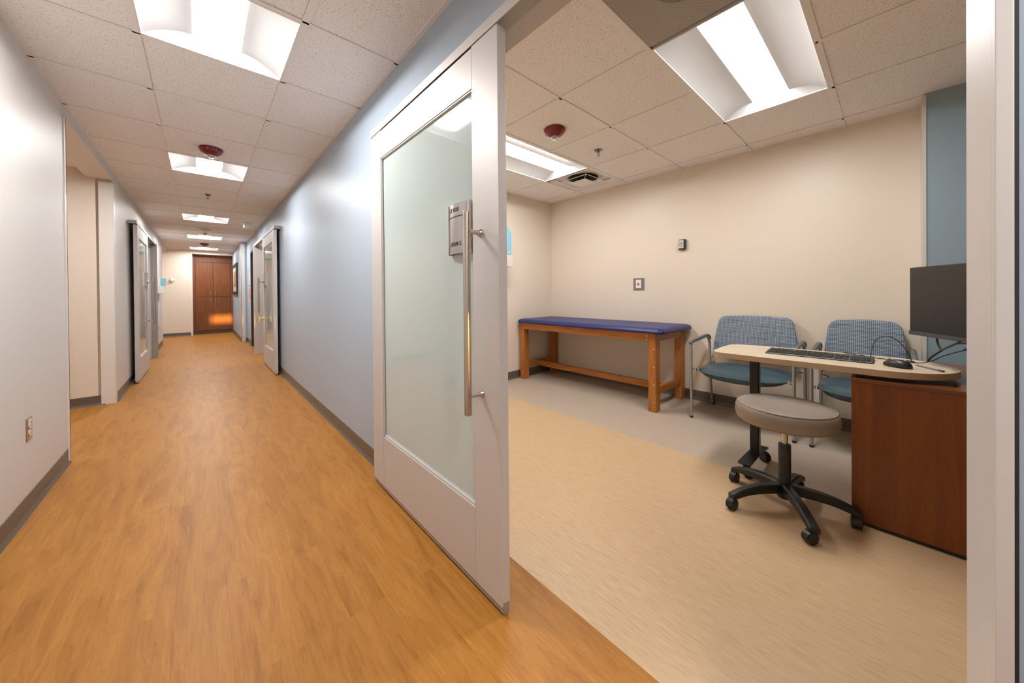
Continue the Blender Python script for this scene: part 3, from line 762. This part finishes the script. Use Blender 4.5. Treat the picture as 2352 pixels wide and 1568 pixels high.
# ------------------------------------------------------------------ exam table
t = thing('exam_table', 'wooden treatment table with a navy blue padded top against the back wall', 'treatment table', (3.46, 2.36, 0))
X0, X1, Y0, Y1 = 3.130, 3.800, 1.455, 3.255
LX, LY = .088, .074
for (x, y) in ((X0, Y0), (X0, Y1 - LY), (X1 - LX, Y0), (X1 - LX, Y1 - LY)):
    b = nb(); box(b, x, x + LX, y, y + LY, 0, .732, .004); l = obj('leg', b, M['oak'], t)
    if x == X0:
        for z in (.09, .255, .42, .585):
            b = nb(); lathe(b, [(.0055, x - .0015), (.0055, x + .002)], (0, y + .020, z), 10, 'x'); obj('screw_plug', b, M['ivory'], l)
for x in (X0 + .002, X1 - .027):
    b = nb(); box(b, x, x + .025, Y0 + LY - .002, Y1 - LY + .002, .655, .732, .003); a = obj('apron', b, M['oaky'], t)
    if x < 3.3:
        for z in (.675, .705):
            b = nb(); lathe(b, [(.006, x - .0015), (.006, x + .003)], (0, Y0 + LY + .012, z), 10, 'x'); obj('screw', b, M['chrome'], a)
for y in (Y0 + .004, Y1 - .029):
    b = nb(); box(b, X0 + LX - .002, X1 - LX + .002, y, y + .025, .655, .732, .003); obj('apron', b, M['oakx'], t)
for y in (Y0 + .018, Y1 - .052):
    b = nb(); box(b, X0 + LX - .002, X1 - LX + .002, y, y + .034, .150, .218, .003); obj('stretcher', b, M['oakx'], t)
b = nb(); box(b, 3.438, 3.475, Y0 + .05, Y1 - .05, .135, .200, .003); obj('stretcher', b, M['oaky'], t)
b = nb(); cx_, cy_ = 3.452, 2.332; hx_, hy_ = .358, .958
slab(b, lambda i: rrect(hx_ - i, hy_ - i, .055 - min(i, .03), 8), [(.012, .732), (.004, .736), (0, .744), (.0015, .753), (.010, .767), (.026, .778), (.05, .784), (.10, .787), (.20, .788)], (cx_, cy_, 0))
obj('padded_top', b, M['pad'], t, sm=60)

# ------------------------------------------------------------------ guest chairs
def make_chair(label, hw, loc, back_b, back_t):
    """local: front is -y, width along x"""
    t = thing('guest_chair', label, 'chair', loc, None)
    r = .0115
    for s in (-1, 1):
        x = s * hw
        # front leg, arm and rear leg are one bent tube
        pts = fillet([(x, -.270, .006), (x, -.272, .655), (x, -.245, .668), (x * 1.0, .125, .692), (x, .190, .640), (x, .208, .42)], .05, 6)
        pts += smooth([(x, .208, .42), (x, .212, .30), (x, .235, .15), (x, .272, .006)], 5)[1:]
        b = nb(); tube(b, pts, r, 12); fr = obj('side_frame', b, M['tube'], t, True)
        for yy_ in (-.270, .272):
            b = nb(); lathe(b, [(r + .0015, 0), (r + .002, .004), (r + .0015, .016)], (x, yy_, 0), 12); obj('foot_glide', b, M['black'], fr, True)
        # arm cap
        b = nb(); ap = smooth([(x, -.292, .660), (x, -.255, .679), (x, -.10, .689), (x, .10, .702), (x, .165, .690), (x, .200, .655)], 6)
        tube(b, ap, .014, 10, r_fn=lambda q: .0145 if .06 < q < .94 else .012, flat=.72); obj('armrest', b, M['armpad'], t, True)
        b = nb(); tube(b, [(s * (hw - .045), -.225, .425), (x, -.268, .430)], .008, 8); lathe(b, [(.012, .418), (.012, .442)], (x - s * .028, -.25, 0), 10)
        obj('seat_bracket', b, M['chrome'], t, True); b = nb()
        tube(b, [(s * (hw - .05), .15, .440), (x, .208, .440)], .008, 8)
        obj('seat_bracket', b, M['chrome'], t, True)
    # seat: lens section, bowed front edge
    b = nb(); n = 40; nr = 10; hx2 = hw - .022; rings_t = []; rings_b = []
    def P_(q, a):
        ca, sa = math.cos(a), math.sin(a); e = 2 / 4.6
        ux = math.copysign(abs(ca) ** e, ca); uy = math.copysign(abs(sa) ** e, sa)
        x = hx2 * ux * q; y = -.055 + .225 * uy * q
        if uy < 0: y -= .085 * (1 - (ux * q) ** 2) * (abs(uy) * q) ** 1.5
        return x, y, ux * q, uy * q
    for k in range(nr + 1):
        q = k / nr; rt = []; rb = []
        for i in range(n):
            x, y, u, v_ = P_(q, 2 * PI * i / n); fall = max(0, 1 - q ** 3.4) ** .6
            sx = 1 - u * u
            rt.append((x, y, .434 + .036 * fall * (.30 + .70 * sx ** .5) - .016 * max(0, -v_) ** 3))
            rb.append((x, y, .432 - .068 * fall ** .55 * (.25 + .75 * sx ** .6) - .016 * max(0, -v_) ** 3))
        rings_t.append(rt); rings_b.append(rb)
    def skin(R):
        V = [[b.verts.new(p) for p in r_] for r_ in R[1:]]; c_ = b.verts.new(R[0][0])
        for i in range(n): b.faces.new((c_, V[0][i], V[0][(i + 1) % n]))
        for a_, c2 in zip(V, V[1:]):
            for i in range(n): b.faces.new((a_[i], c2[i], c2[(i + 1) % n], a_[(i + 1) % n]))
    skin(rings_t); skin(rings_b); bmesh.ops.remove_doubles(b, verts=b.verts[:], dist=.0004)
    obj('seat', b, M['seatvinyl'], t, True, sm=70)
    # back: rounded trapezoid, slightly curved, woven
    b = nb(); n1 = 16; z0, z1 = .505, .885
    def out(inset):
        pts = []; rad = .072
        def half(z):
            q = (z - z0) / (z1 - z0); return (back_b + (back_t - back_b) * q ** 1.6) - inset
        zz0, zz1 = z0 + inset, z1 - inset
        for k in range(9): pts.append((half(zz0 + (zz1 - zz0 - rad) * k / 8), zz0 + (zz1 - zz0 - rad) * k / 8))
        ht = half(zz1 - rad)
        for k in range(1, 7):
            a = PI / 2 * k / 6; pts.append((ht - rad * .95 + rad * .95 * math.cos(a), zz1 - rad + (rad) * math.sin(a)))
        for k in range(1, 6): pts.append(((ht - rad * .95) * (1 - 2 * k / 6), zz1 + .008 * math.sin(PI * k / 6)))
        L = [(-x, z) for x, z in pts[:15]][::-1]
        return pts + L
    def ycurve(x, z): return .196 + .045 * (z - z0) / (z1 - z0) - .030 * (x / back_b) ** 2 + .018
    rings = []
    for inset, dy in ((.012, .016), (.003, .012), (0, .004), (0, -.006), (.004, -.014), (.016, -.019), (.05, -.021)):
        rings.append([(x, ycurve(x, z) + dy, z) for x, z in out(inset)])
    loft(b, rings); obj('backrest', b, M['weave'], t, True, sm=60)
    b = nb()
    for s in (-1, 1):
        tube(b, [(s * hw, .205, .46), (s * (back_b - .04), .205, .545)], .009, 8)
    obj('back_bracket', b, M['tube'], t, True)
    t.rotation_euler = (0, 0, -PI / 2); return t
make_chair('wide guest chair with woven blue back and steel blue seat, next to the navy table', .354, (3.525, .840, 0), .322, .272)
make_chair('narrower guest chair with woven blue back, behind the pivoting desk top near the monitor', .240, (3.525, .150, 0), .222, .190)

# ------------------------------------------------------------------ desk: cabinet, worktop leaf, pole
t = thing('desk_cabinet', 'dark cherry cabinet under the pale tabletop at the right edge', 'cabinet', (2.75, -.75, 0))
b = nb(); box(b, 2.340, 3.15, -1.7, .135, .018, .677, .001); obj('body', b, M['cherry'], t)
b = nb(); box(b, 2.334, 3.16, -1.7, .138, .678, .697, .003); obj('top', b, M['cherrytop'], t)
b = nb(); box(b, 2.350, 3.14, -1.68, .120, .0, .018); obj('plinth', b, M['gasket'], t)
b = nb(); box(b, 2.42, 2.80, -.18, .125, .6972, .7152); obj('pivot_plate', b, M['blackmetal'], t)
t = thing('pivoting_desk_top', 'pale maple tabletop with one round end, on a black pole with castors', 'table', (2.6, .28, 0))
def top_out(i):
    p = []
    # semicircular near end (towards -y), rounded far end
    cx0, r0 = 2.602, .251 - i
    yc = .045
    for k in range(19):
        a = PI + PI * k / 18; p.append((cx0 + r0 * math.cos(a), yc + r0 * math.sin(a)))
    p += [(cx0 + r0, .30), (2.845 - i, .58), (2.825 - i, .66)]
    for k in range(1, 7):
        a = PI / 2 * k / 6; p.append((2.745 + (.08 - i) * math.cos(a), .680 + (.08 - i) * math.sin(a)))
    p += [(2.62, .765 - i), (2.50, .760 - i)]
    for k in range(0, 7):
        a = PI / 2 + PI / 2 * k / 6; p.append((2.435 + (.075 - i) * math.cos(a), .680 + (.077 - i) * math.sin(a)))
    p += [(2.355 + i, .60), (2.350 + i, .45), (cx0 - r0, .28)]
    return p
ZT = .746
b = nb(); slab(b, top_out, [(.0, ZT - .0305), (0, ZT - .001)]); obj('edge_band', b, M['mapleedge'], t, sm=35)
b = nb(); slab(b, top_out, [(.0005, ZT - .0012), (.0005, ZT - .0004), (.0012, ZT)]); obj('tabletop', b, M['maple'], t, sm=30)
b = nb(); box(b, 2.51, 2.69, .47, .68, ZT - .036, ZT - .031); obj('mounting_plate', b, M['blackmetal'], t)
b = nb(); slab(b, lambda i: rrect(.0245 - i, .0245 - i, .006, 4), [(0, .092), (0, ZT - .036)], (2.600, .578, 0)); obj('pole', b, M['blackmetal'], t)
b = nb()
O_ = [(2.423, .628), (2.60, .613), (2.78, .603), (2.788, .595), (2.787, .551), (2.778, .545), (2.61, .549), (2.412, .561), (2.404, .570), (2.413, .622)]
zf_ = lambda x: .104 - .018 * max(0, abs(x - 2.6) - .04) / .16
loft(b, [[(x, y, zf_(x) - .006) for x, y in O_], [(x, y, zf_(x)) for x, y in O_]])
obj('foot_bar', b, M['blackmetal'], t, sm=20)
def caster_bm(r=.027, w=.020, split=.006):
    """twin-wheel furniture castor, local origin on the floor, rolls along x"""
    wh = nb()
    for s in (-1, 1):
        y0 = s * (split / 2); y1 = s * (split / 2 + w * .62); y2 = s * (split / 2 + w * .8)
        lathe(wh, [(r * .96, y0), (r, y0 + s * .002), (r, y1), (r * .9, y1 + (y2 - y1) * .6), (r * .55, y2)], (0, 0, r), 24, 'y')
    hd = nb(); n = 12; wd = split / 2 + w * .35
    ro = []
    for rr2 in (r * 1.08,):
        for y in (-wd - .004, wd + .004):
            ring_ = [(rr2 * math.cos(a), y, r + rr2 * math.sin(a)) for a in [PI * .10 + PI * .95 * k / n for k in range(n + 1)]]
            ring_ += [((rr2 - .005) * math.cos(a), y, r + (rr2 - .005) * math.sin(a)) for a in [PI * .10 + PI * .95 * k / n for k in range(n, -1, -1)]]
            ro.append(ring_)
    loft(hd, ro); box(hd, -.006, .006, -split / 2 + .0005, split / 2 - .0005, .01, r * 2)
    lathe(hd, [(.009, r * 1.3), (.012, r * 2.0), (.012, r * 2.25), (.007, r * 2.3)], (r * .55, 0, 0), 14)
    return wh, hd
def add_caster(parent, loc, ang, r=.027, w=.020):
    wh, hd = caster_bm(r, w); mt = Matrix.Translation(loc) @ Matrix.Rotation(ang, 4, 'Z') @ Matrix.Translation((-r * .55, 0, 0))
    bmesh.ops.transform(wh, matrix=mt, verts=wh.verts[:]); bmesh.ops.transform(hd, matrix=mt, verts=hd.verts[:])
    c_ = obj('castor', hd, M['black'], parent, sm=35); obj('wheel', wh, M['black'], c_, sm=35)
add_caster(t, (2.435, .592, 0), 2.3, .030, .022); add_caster(t, (2.765, .576, 0), 1.0, .031, .022)

# ------------------------------------------------------------------ stool
sx0, sy0 = 2.246, .374
t = thing('rolling_stool', 'round taupe rolling stool with a black five-star base', 'stool', (sx0, sy0, 0))
b = nb(); R0 = .213
lathe(b, [(.17, .438), (.195, .441), (.207, .452), (R0, .475), (R0 - .001, .500), (R0 - .006, .520), (R0 - .016, .529), (R0 - .05, .5335), (.10, .5355), (.03, .536)], (sx0, sy0, 0), 64)
obj('seat', b, M['stoolvinyl'], t, sm=50)
b = nb()
pts = [(sx0 + (R0 - .0125) * math.cos(2 * PI * k / 64), sy0 + (R0 - .0125) * math.sin(2 * PI * k / 64), .5275) for k in range(65)]
tube(b, pts, .0028, 8); obj('piping', b, M['stoolvinyl'], t, sm=60)
b = nb(); lathe(b, [(.0135, .30), (.0135, .425)], (sx0, sy0, 0), 20); lathe(b, [(.045, .425), (.06, .430), (.06, .440)], (sx0, sy0, 0), 24); obj('piston_rod', b, M['steel'], t)
b = nb(); lathe(b, [(.0265, .10), (.0265, .326), (.025, .329), (.014, .329)], (sx0, sy0, 0), 28); gl = obj('gas_cylinder', b, M['black'], t)
b = nb()
for i, z in enumerate((.294, .284, .274)):
    a0 = 2.4
    while a0 < 5.0:
        ln = random.uniform(.12, .34)
        A_ = [(sx0 + .0268 * math.cos(a0 + ln * q / 4), sy0 + .0268 * math.sin(a0 + ln * q / 4)) for q in range(5)]
        for (p, q) in zip(A_, A_[1:]): quad(b, (*p, z), (*q, z), (*q, z + .0022), (*p, z + .0022))
        a0 += ln + random.uniform(.05, .12)
obj('printed_lines', b, M['faint'], gl, sm=0)
b = nb(); lathe(b, [(.030, .052), (.036, .062), (.036, .120), (.033, .128), (.027, .130)], (sx0, sy0, 0), 28); obj('hub', b, M['black'], t)
for k in range(5):
    a = math.radians(67 + 72 * k); d = Vector((math.cos(a), math.sin(a), 0)); n_ = Vector((-d.y, d.x, 0))
    b = nb(); rings = []
    for q in range(11):
        s = q / 10; rad = .018 + .262 * s
        zt = .128 - .006 * s - .046 * s ** 3; th = .048 - .018 * s if s < .93 else .030
        if s > .93: th = .026
        zb = zt - th; hw_ = .0215 - .003 * s + (.002 if s > .9 else 0)
        o_ = Vector((sx0, sy0, 0)) + d * rad
        sec = [(-hw_, zb), (-hw_ * 1.02, zt - .008), (-hw_ * .72, zt - .001), (0, zt), (hw_ * .72, zt - .001), (hw_ * 1.02, zt - .008), (hw_, zb)]
        rings.append([tuple(o_ + n_ * u + Vector((0, 0, z))) for u, z in sec])
    loft(b, rings); obj('base_arm', b, M['black'], t, sm=35)
for ang_, rad_, sw in ((67, .266, 2.9), (139, .266, 2.9), (211, .266, 2.5), (283, .262, 3.3), (355, .266, 2.4)):
    a = math.radians(ang_); add_caster(t, (sx0 + rad_ * math.cos(a), sy0 + rad_ * math.sin(a), 0), sw + PI if False else sw + PI, .0275, .021)

# ------------------------------------------------------------------ keyboard, mouse, pen, cables, monitor
t = thing('keyboard', 'black full-size keyboard on the pale tabletop', 'keyboard', (2.60, .285, ZT))
KX, KY, KZ = 2.603, .285, ZT
def kb_pt(u, v_, z):      # u along the long side (towards -y), v from the user side to the back
    return Vector((KX - .083 + v_, KY + .226 - u, KZ + z))
b = nb()
def kbz(v_): return .007 + .012 * v_ / .150
rings = []
for (iu, zf) in ((.004, lambda v_: .001), (0, lambda v_: .004), (0, lambda v_: kbz(v_) - .003), (.003, lambda v_: kbz(v_))):
    rings.append([tuple(kb_pt(u, v_, zf(v_))) for u, v_ in ((iu, iu), (.445 - iu, iu), (.445 - iu, .152 - iu), (iu, .152 - iu))])
loft(b, rings); obj('body', b, M['black'], t, sm=20)
proto = {}
def key(u0, v0, w_, d_=.0165):
    k_ = (round(w_, 4), round(d_, 4))
    if k_ not in proto:
        kb = nb(); g1, g2 = .0010, .0028
        r1 = [(d_ / 2 - g1, w_ / 2 - g1), (-d_ / 2 + g1, w_ / 2 - g1), (-d_ / 2 + g1, -w_ / 2 + g1), (d_ / 2 - g1, -w_ / 2 + g1)]
        r2 = [(d_ / 2 - g2, w_ / 2 - g2), (-d_ / 2 + g2, w_ / 2 - g2), (-d_ / 2 + g2, -w_ / 2 + g2), (d_ / 2 - g2, -w_ / 2 + g2)]
        loft(kb, [[(x, y, 0) for x, y in r1], [(x, y, .0045) for x, y in r2]])
        me = bpy.data.meshes.new('key'); bmesh.ops.recalc_face_normals(kb, faces=kb.faces[:]); kb.to_mesh(me); kb.free(); me.materials.append(M['key']); proto[k_] = me
    o = bpy.data.objects.new('key', proto[k_]); COL.objects.link(o); o.parent = t
    c_ = kb_pt(u0 + w_ / 2, v0 + d_ / 2, kbz(v0 + d_ / 2) - .0005) - t.location; o.location = c_; o.rotation_euler = (0, -math.atan(.012 / .150), 0)
U = .0189; rows = [.010, .0285, .047, .0655, .084, .1095]
def row(v0, widths, u=.010):
    for w_ in widths:
        if w_ > 0: key(u, v0, w_ * U - .0006)
        u += abs(w_) * U
row(rows[0], [1.25, 1.25, 1.25, 6.25, 1.25, 1.25, 1.25, 1.25]); row(rows[1], [2.25] + [1] * 10 + [2.75]); row(rows[2], [1.75] + [1] * 11 + [2.25])
row(rows[3], [1.5] + [1] * 12 + [1.5]); row(rows[4], [1] * 13 + [2]); row(rows[5], [1, -.6, 1, 1, 1, 1, -.4, 1, 1, 1, 1, -.4, 1, 1, 1])
u2 = .010 + 15.25 * U
row(rows[0], [1, 1, 1], u2); row(rows[1], [-1, 1, -1], u2); row(rows[3], [1, 1, 1], u2); row(rows[4], [1, 1, 1], u2)
u3 = u2 + 3.25 * U
row(rows[0], [2, 1], u3); row(rows[1], [1, 1, 1, 1], u3); row(rows[2], [1, 1, 1], u3); row(rows[3], [1, 1, 1, 1], u3); row(rows[4], [1, 1, 1], u3)
# mouse
t = thing('computer_mouse', 'black computer mouse on the tabletop beside the keyboard', 'mouse', (2.505, -.012, ZT))
b = nb(); rings = []; nseg = 28
for (q, z) in ((.90, .001), (1.0, .005), (1.0, .010), (.97, .017), (.88, .025), (.70, .032), (.45, .036), (.2, .0375)):
    rg = []
    for k in range(nseg):
        a = 2 * PI * k / nseg; lx = .056 * math.cos(a) * q; ly = .030 * math.sin(a) * q * (1 + .12 * math.cos(a))
        zz = z * (1 - .22 * max(0, -math.cos(a)) * q) if z > .011 else z
        rg.append((lx, ly, zz))
    rings.append(rg)
loft(b, rings); bmesh.ops.rotate(b, verts=b.verts[:], cent=(0, 0, 0), matrix=Matrix.Rotation(math.radians(-128), 3, 'Z'))
obj('body', b, M['black'], t, True, sm=60)
b = nb(); lathe(b, [(.007, -.003), (.008, 0), (.007, .003)], (-.030, 0, .0285), 12, 'y'); bmesh.ops.rotate(b, verts=b.verts[:], cent=(0, 0, 0), matrix=Matrix.Rotation(math.radians(-128), 3, 'Z'))
obj('scroll_wheel', b, M['darkgrey'], t, True)
# pen
t = thing('pen', 'slim grey pen lying on the rounded end of the tabletop', 'pen', (2.55, -.11, ZT))
b = nb(); p0, p1 = Vector((2.612, -.071, ZT + .0042)), Vector((2.488, -.148, ZT + .0042)); tube(b, [p0, p0.lerp(p1, .06), p0.lerp(p1, .94), p1], .004, 10, r_fn=lambda q: .0012 if q == 0 else .004)
obj('barrel', b, M['greyplate'], t)
b = nb(); tube(b, [p0.lerp(p1, .86), p1 + (p1 - p0) * .02], .0044, 10); obj('cap', b, M['darkgrey'], t)
# cables
def cable(name, label, pts, r, plugs=()):
    b = nb(); tube(b, smooth(pts, 8), r, 8); o = obj(name, b, M['black'])
    tag(o, label, 'cable')
    for (a, c_) in plugs:
        b = nb(); tube(b, [a, Vector(a).lerp(Vector(c_), .2), Vector(a).lerp(Vector(c_), .8), c_], .006, 8, r_fn=lambda q: .004 if q in (0, 1) else .006)
        p = obj('connector', b, M['black'], o)
    return o
Zt = ZT + .003
cable('cable', 'thin black keyboard cable arching in a tall loop behind the keyboard', [(2.668, .082, Zt + .010), (2.690, .076, Zt + .055), (2.712, .062, Zt + .100), (2.732, .028, Zt + .122), (2.742, -.010, Zt + .106), (2.736, -.045, Zt + .055), (2.724, -.062, Zt + .006), (2.716, -.072, Zt)], .0019)
cable('cable', 'black mouse cable lying flat along the back of the keyboard', [(2.748, .190, Zt + .012), (2.764, .150, Zt + .006), (2.752, .110, Zt), (2.738, .06, Zt), (2.722, -.005, Zt), (2.706, -.050, Zt), (2.694, -.075, Zt), (2.690, -.10, Zt + .004), (2.70, -.13, Zt + .018), (2.73, -.17, Zt + .045), (2.78, -.26, Zt + .085), (2.84, -.36, Zt + .11)], .0021,
      [((2.712, -.044, Zt + .002), (2.694, -.070, Zt + .002)), ((2.752, .128, Zt + .004), (2.742, .105, Zt + .004)), ((2.765, -.228, Zt + .074), (2.785, -.262, Zt + .086))])
cable('cable', 'thick black monitor cable rising from behind the tabletop', [(2.864, -.115, .702), (2.866, -.125, .75), (2.86, -.155, .79), (2.83, -.195, .835), (2.78, -.222, .853), (2.68, -.26, .862), (2.55, -.30, .872)], .0042)

# monitor
t = thing('computer_monitor', 'black switched-off computer monitor above the tabletop at the right edge', 'monitor', (2.72, -.055, .89))
wv_ = Vector((-.886, -.463, 0)); nv_ = Vector((-.463, .886, 0))
W_, Hm = .54, .340
def mp(u, v_, z): return wv_ * u + nv_ * v_ + Vector((0, 0, z))
def mbox(u0, u1, v0, v1, z0, z1, bev=.002):
    b = nb(); box(b, u0, u1, v0, v1, z0, z1, bev)
    bmesh.ops.transform(b, matrix=Matrix(((wv_.x, nv_.x, 0, 0), (wv_.y, nv_.y, 0, 0), (0, 0, 1, 0), (0, 0, 0, 1))), verts=b.verts[:]); return b
obj('casing', mbox(0, W_, -.030, -.0005, 0, Hm, .004), M['black'], t, True)
obj('screen', mbox(.006, W_ - .006, -.001, .0004, .020, Hm - .006, 0), M['screen'], t, True, sm=0)
obj('bottom_bezel', mbox(0.0, W_, -.001, .003, 0.0, .019, .001), M['darkgrey'], t, True)
obj('arm_mount', mbox(.20, .34, -.06, -.03, .10, .24, .004), M['black'], t, True)
b = nb(); q0 = mp(.27, -.06, .17); tube(b, fillet([q0, mp(.27, -.16, .17), mp(.20, -.30, .10), Vector((.89, -.30, .10))], .04), .016, 10); obj('support_arm', b, M['black'], t, True)
cable('cable', 'looped thick black cable hanging under the monitor', [(2.575, -.135, .893), (2.570, -.137, .868), (2.555, -.142, .848), (2.535, -.149, .842), (2.50, -.160, .856), (2.46, -.175, .875), (2.43, -.19, .893)], .0040)

# ------------------------------------------------------------------ wall devices
t = thing('nurse_call_plate', 'grey wall plate with white insert and red button, lower on the back wall', 'wall plate', (XB, 1.970, 1.211))
b = nb(); box(b, XB - .006, XB, 1.903, 2.036, 1.141, 1.281, .002); obj('plate', b, M['greyplate'], t)
b = nb(); box(b, XB - .012, XB - .006, 1.938, 2.003, 1.163, 1.262, .002); obj('insert', b, M['white'], t)
b = nb(); lathe(b, [(.010, XB - .022), (.012, XB - .018), (.012, XB - .012)], (0, 1.972, 1.212), 16, 'x'); bb = obj('button', b, mat('bright_red_button', (.6, .03, .02), .4), t)
t = thing('wall_sensor', 'small black and silver box sensor, upper on the back wall', 'sensor', (XB, 1.478, 1.614))
b = nb(); box(b, XB - .035, XB, 1.443, 1.511, 1.562, 1.668, .003); obj('case', b, M['black'], t)
b = nb(); box(b, XB - .048, XB - .035, 1.455, 1.508, 1.573, 1.660, .003); c0 = obj('cover', b, M['dispenser'], t)
b = nb()
for z in (1.592, 1.606, 1.620, 1.634): box(b, XB - .0488, XB - .0478, 1.463, 1.500, z, z + .004)
obj('vent_slot', b, M['darkgrey'], c0, sm=0)
# dispenser in exam room, on the left wall
t = thing('towel_dispenser', 'blue and grey dispenser on the exam room left wall, half hidden by the door', 'dispenser', (2.72, 3.304, 1.42))
b = nb(); y0 = 3.115
rings = []
for y, i in ((3.304, 0), (y0 + .02, 0), (y0, .012)):
    rings.append([(2.575 + i, y, 1.585), (2.872 - i, y, 1.585), (2.872 - i, y, 1.845), (2.825 - i, y, 1.935 - i), (2.622 + i, y, 1.935 - i), (2.575 + i, y, 1.845)])
loft(b, rings); obj('lid', b, M['bluelid'], t)
b = nb(); box(b, 2.565, 2.882, y0 - .004, 3.304, 1.44, 1.585, .006); obj('body', b, M['dispenser'], t)
b = nb(); box(b, 2.80, 2.83, y0 - .004, y0, 1.61, 1.625, .001); obj('window', b, M['white'], t)
# far dispenser on corridor left wall
t = thing('soap_dispenser', 'white dispenser with a blue cover on the far left wall', 'dispenser', (XL, 10.75, 1.20))
b = nb(); box(b, XL, XL + .10, 10.3, 10.7, 1.18, 1.33, .006); obj('body', b, M['white'], t)
b = nb(); box(b, XL, XL + .11, 10.35, 10.7, 1.33, 1.50, .008); obj('cover', b, M['bluelid'], t)
b = nb(); box(b, XL, XL + .04, 10.3, 10.345, 1.33, 1.50, .004); obj('side_panel', b, M['white'], t)
# outlets
def outlet(label, loc):
    t = thing('wall_outlet', label, 'outlet', loc)
    b = nb(); box(b, 0, .004, -.037, .037, -.0585, .0585, .002); obj('plate', b, M['steel'], t, True)
    b = nb(); box(b, .004, .0055, -.022, .022, .036, .052, .0005); obj('label_tag', b, M['white'], t, True)
    for z in (.016, -.022):
        b = nb(); lathe(b, [(.0165, .004), (.0165, .007)], (0, 0, z), 20, 'x'); rc_ = obj('receptacle', b, M['ivory'], t, True)
        b = nb()
        for y in (-.006, .005): box(b, .0070, .0073, y, y + .002, z - .003, z + .006)
        obj('slot', b, M['ink'], rc_, True, sm=0)
    return t
o1 = outlet('steel double outlet with ivory sockets on the near left wall', (XL, 3.002, .430))
o2 = dup(o1); o2.location = (XL, 10.5, .44); o2['label'] = 'small outlet low on the far left wall under the dispenser'
# end wall device
t = thing('thermostat', 'small white thermostat on the far cream end wall', 'thermostat', (-.585, 13.15, 1.55))
b = nb(); box(b, -.62, -.56, 13.125, 13.15, 1.50, 1.60, .003); obj('base', b, M['white'], t)
b = nb(); lathe(b, [(.040, 13.10), (.045, 13.105), (.045, 13.125)], (-.575, 0, 1.575), 20, 'y'); obj('dial', b, M['white'], t)
# picture on the far right wall
t = thing('framed_picture', 'framed brown print in a dark frame on the far right wall', 'picture', (.73, 12.2, 1.18))
b = nb()
for (y0, y1, z0, z1) in ((11.35, 11.43, 1.15, 1.98), (12.82, 12.90, 1.15, 1.98), (11.43, 12.82, 1.15, 1.23), (11.43, 12.82, 1.90, 1.98)): box(b, .695, .729, y0, y1, z0, z1, .003)
obj('frame', b, M['picframe'], t)
b = nb(); box(b, .712, .722, 11.42, 12.83, 1.22, 1.91); obj('mat_board', b, M['print1'], t, sm=0)
b = nb(); box(b, .709, .712, 11.66, 12.59, 1.36, 1.78); obj('print', b, M['art'], t, sm=0)
t = thing('wall_label', 'small grey label plate below the framed picture', 'sign', (.73, 11.5, 1.08))
b = nb(); box(b, .722, .730, 11.40, 11.62, 1.075, 1.125, .001); obj('plate', b, M['greyplate'], t)
# orange notice by the brown door
t = thing('door_notice', 'narrow notice with an orange panel beside the dark brown door', 'sign', (XR, 9.65, 1.0))
b = nb(); box(b, XR - .012, XR, 9.56, 9.76, .98, 1.62, .002); obj('plate', b, M['guard'], t)
b = nb(); box(b, XR - .016, XR - .012, 9.57, 9.75, 1.03, 1.27, .001); obj('orange_panel', b, M['orange'], t)
b = nb(); lathe(b, [(.016, XR - .020), (.016, XR - .012)], (0, 9.66, 1.34), 12, 'x'); obj('button', b, M['ink'], t)

# ------------------------------------------------------------------ tall cherry cabinet at the end
t = thing('tall_cabinet', 'tall cherry wood cabinet with four doors filling the end niche', 'cabinet', (.28, 13.6, 0))
CY = 13.42
b = nb(); box(b, -.165, .725, CY + .02, 13.94, .10, 2.31); obj('body', b, M['cherryend'], t, sm=0)
b = nb(); box(b, -.165, .725, CY + .04, 13.9, 0, .10); obj('plinth', b, M['base'], t, sm=0)
b = nb(); box(b, -.165, -.120, CY, CY + .02, .10, 2.10, .001); obj('filler', b, M['cherryend'], t)
b = nb(); box(b, .680, .725, CY, CY + .02, .10, 2.10, .001); obj('filler', b, M['cherryend'], t)
b = nb(); box(b, -.165, .725, CY, CY + .02, 2.105, 2.31, .001); obj('top_panel', b, M['cherryend'], t)
b = nb(); box(b, -.119, .679, CY + .012, CY + .0195, .10, 2.104); obj('seam_shade_panel', b, M['gasket'], t, sm=0)  # black sheet behind the doors, paints the shade in their seams
for (x0, x1, s) in ((-.113, .276, 1), (.284, .673, -1)):
    for (z0, z1, up) in ((.105, 1.088, 0), (1.097, 2.095, 1)):
        b = nb(); box(b, x0, x1, CY - .006, CY + .011, z0, z1, .0015); dd = obj('door', b, M['cherryend'], t)
        hx = x1 - .05 if s > 0 else x0 + .05
        zc = 1.19 if up else .99
        b = nb(); tube(b, fillet([(hx, CY - .004, zc - .065), (hx, CY - .034, zc - .065), (hx, CY - .034, zc + .065), (hx, CY - .004, zc + .065)], .012), .006, 8); hh = obj('handle', b, M['chrome'], dd)
        if s < 0:
            b = nb(); lathe(b, [(.014, CY - .016), (.016, CY - .012), (.016, CY - .003)], (x0 + .105, 0, 1.135 if up else 1.045), 14, 'y'); obj('lock', b, M['chrome'], dd)
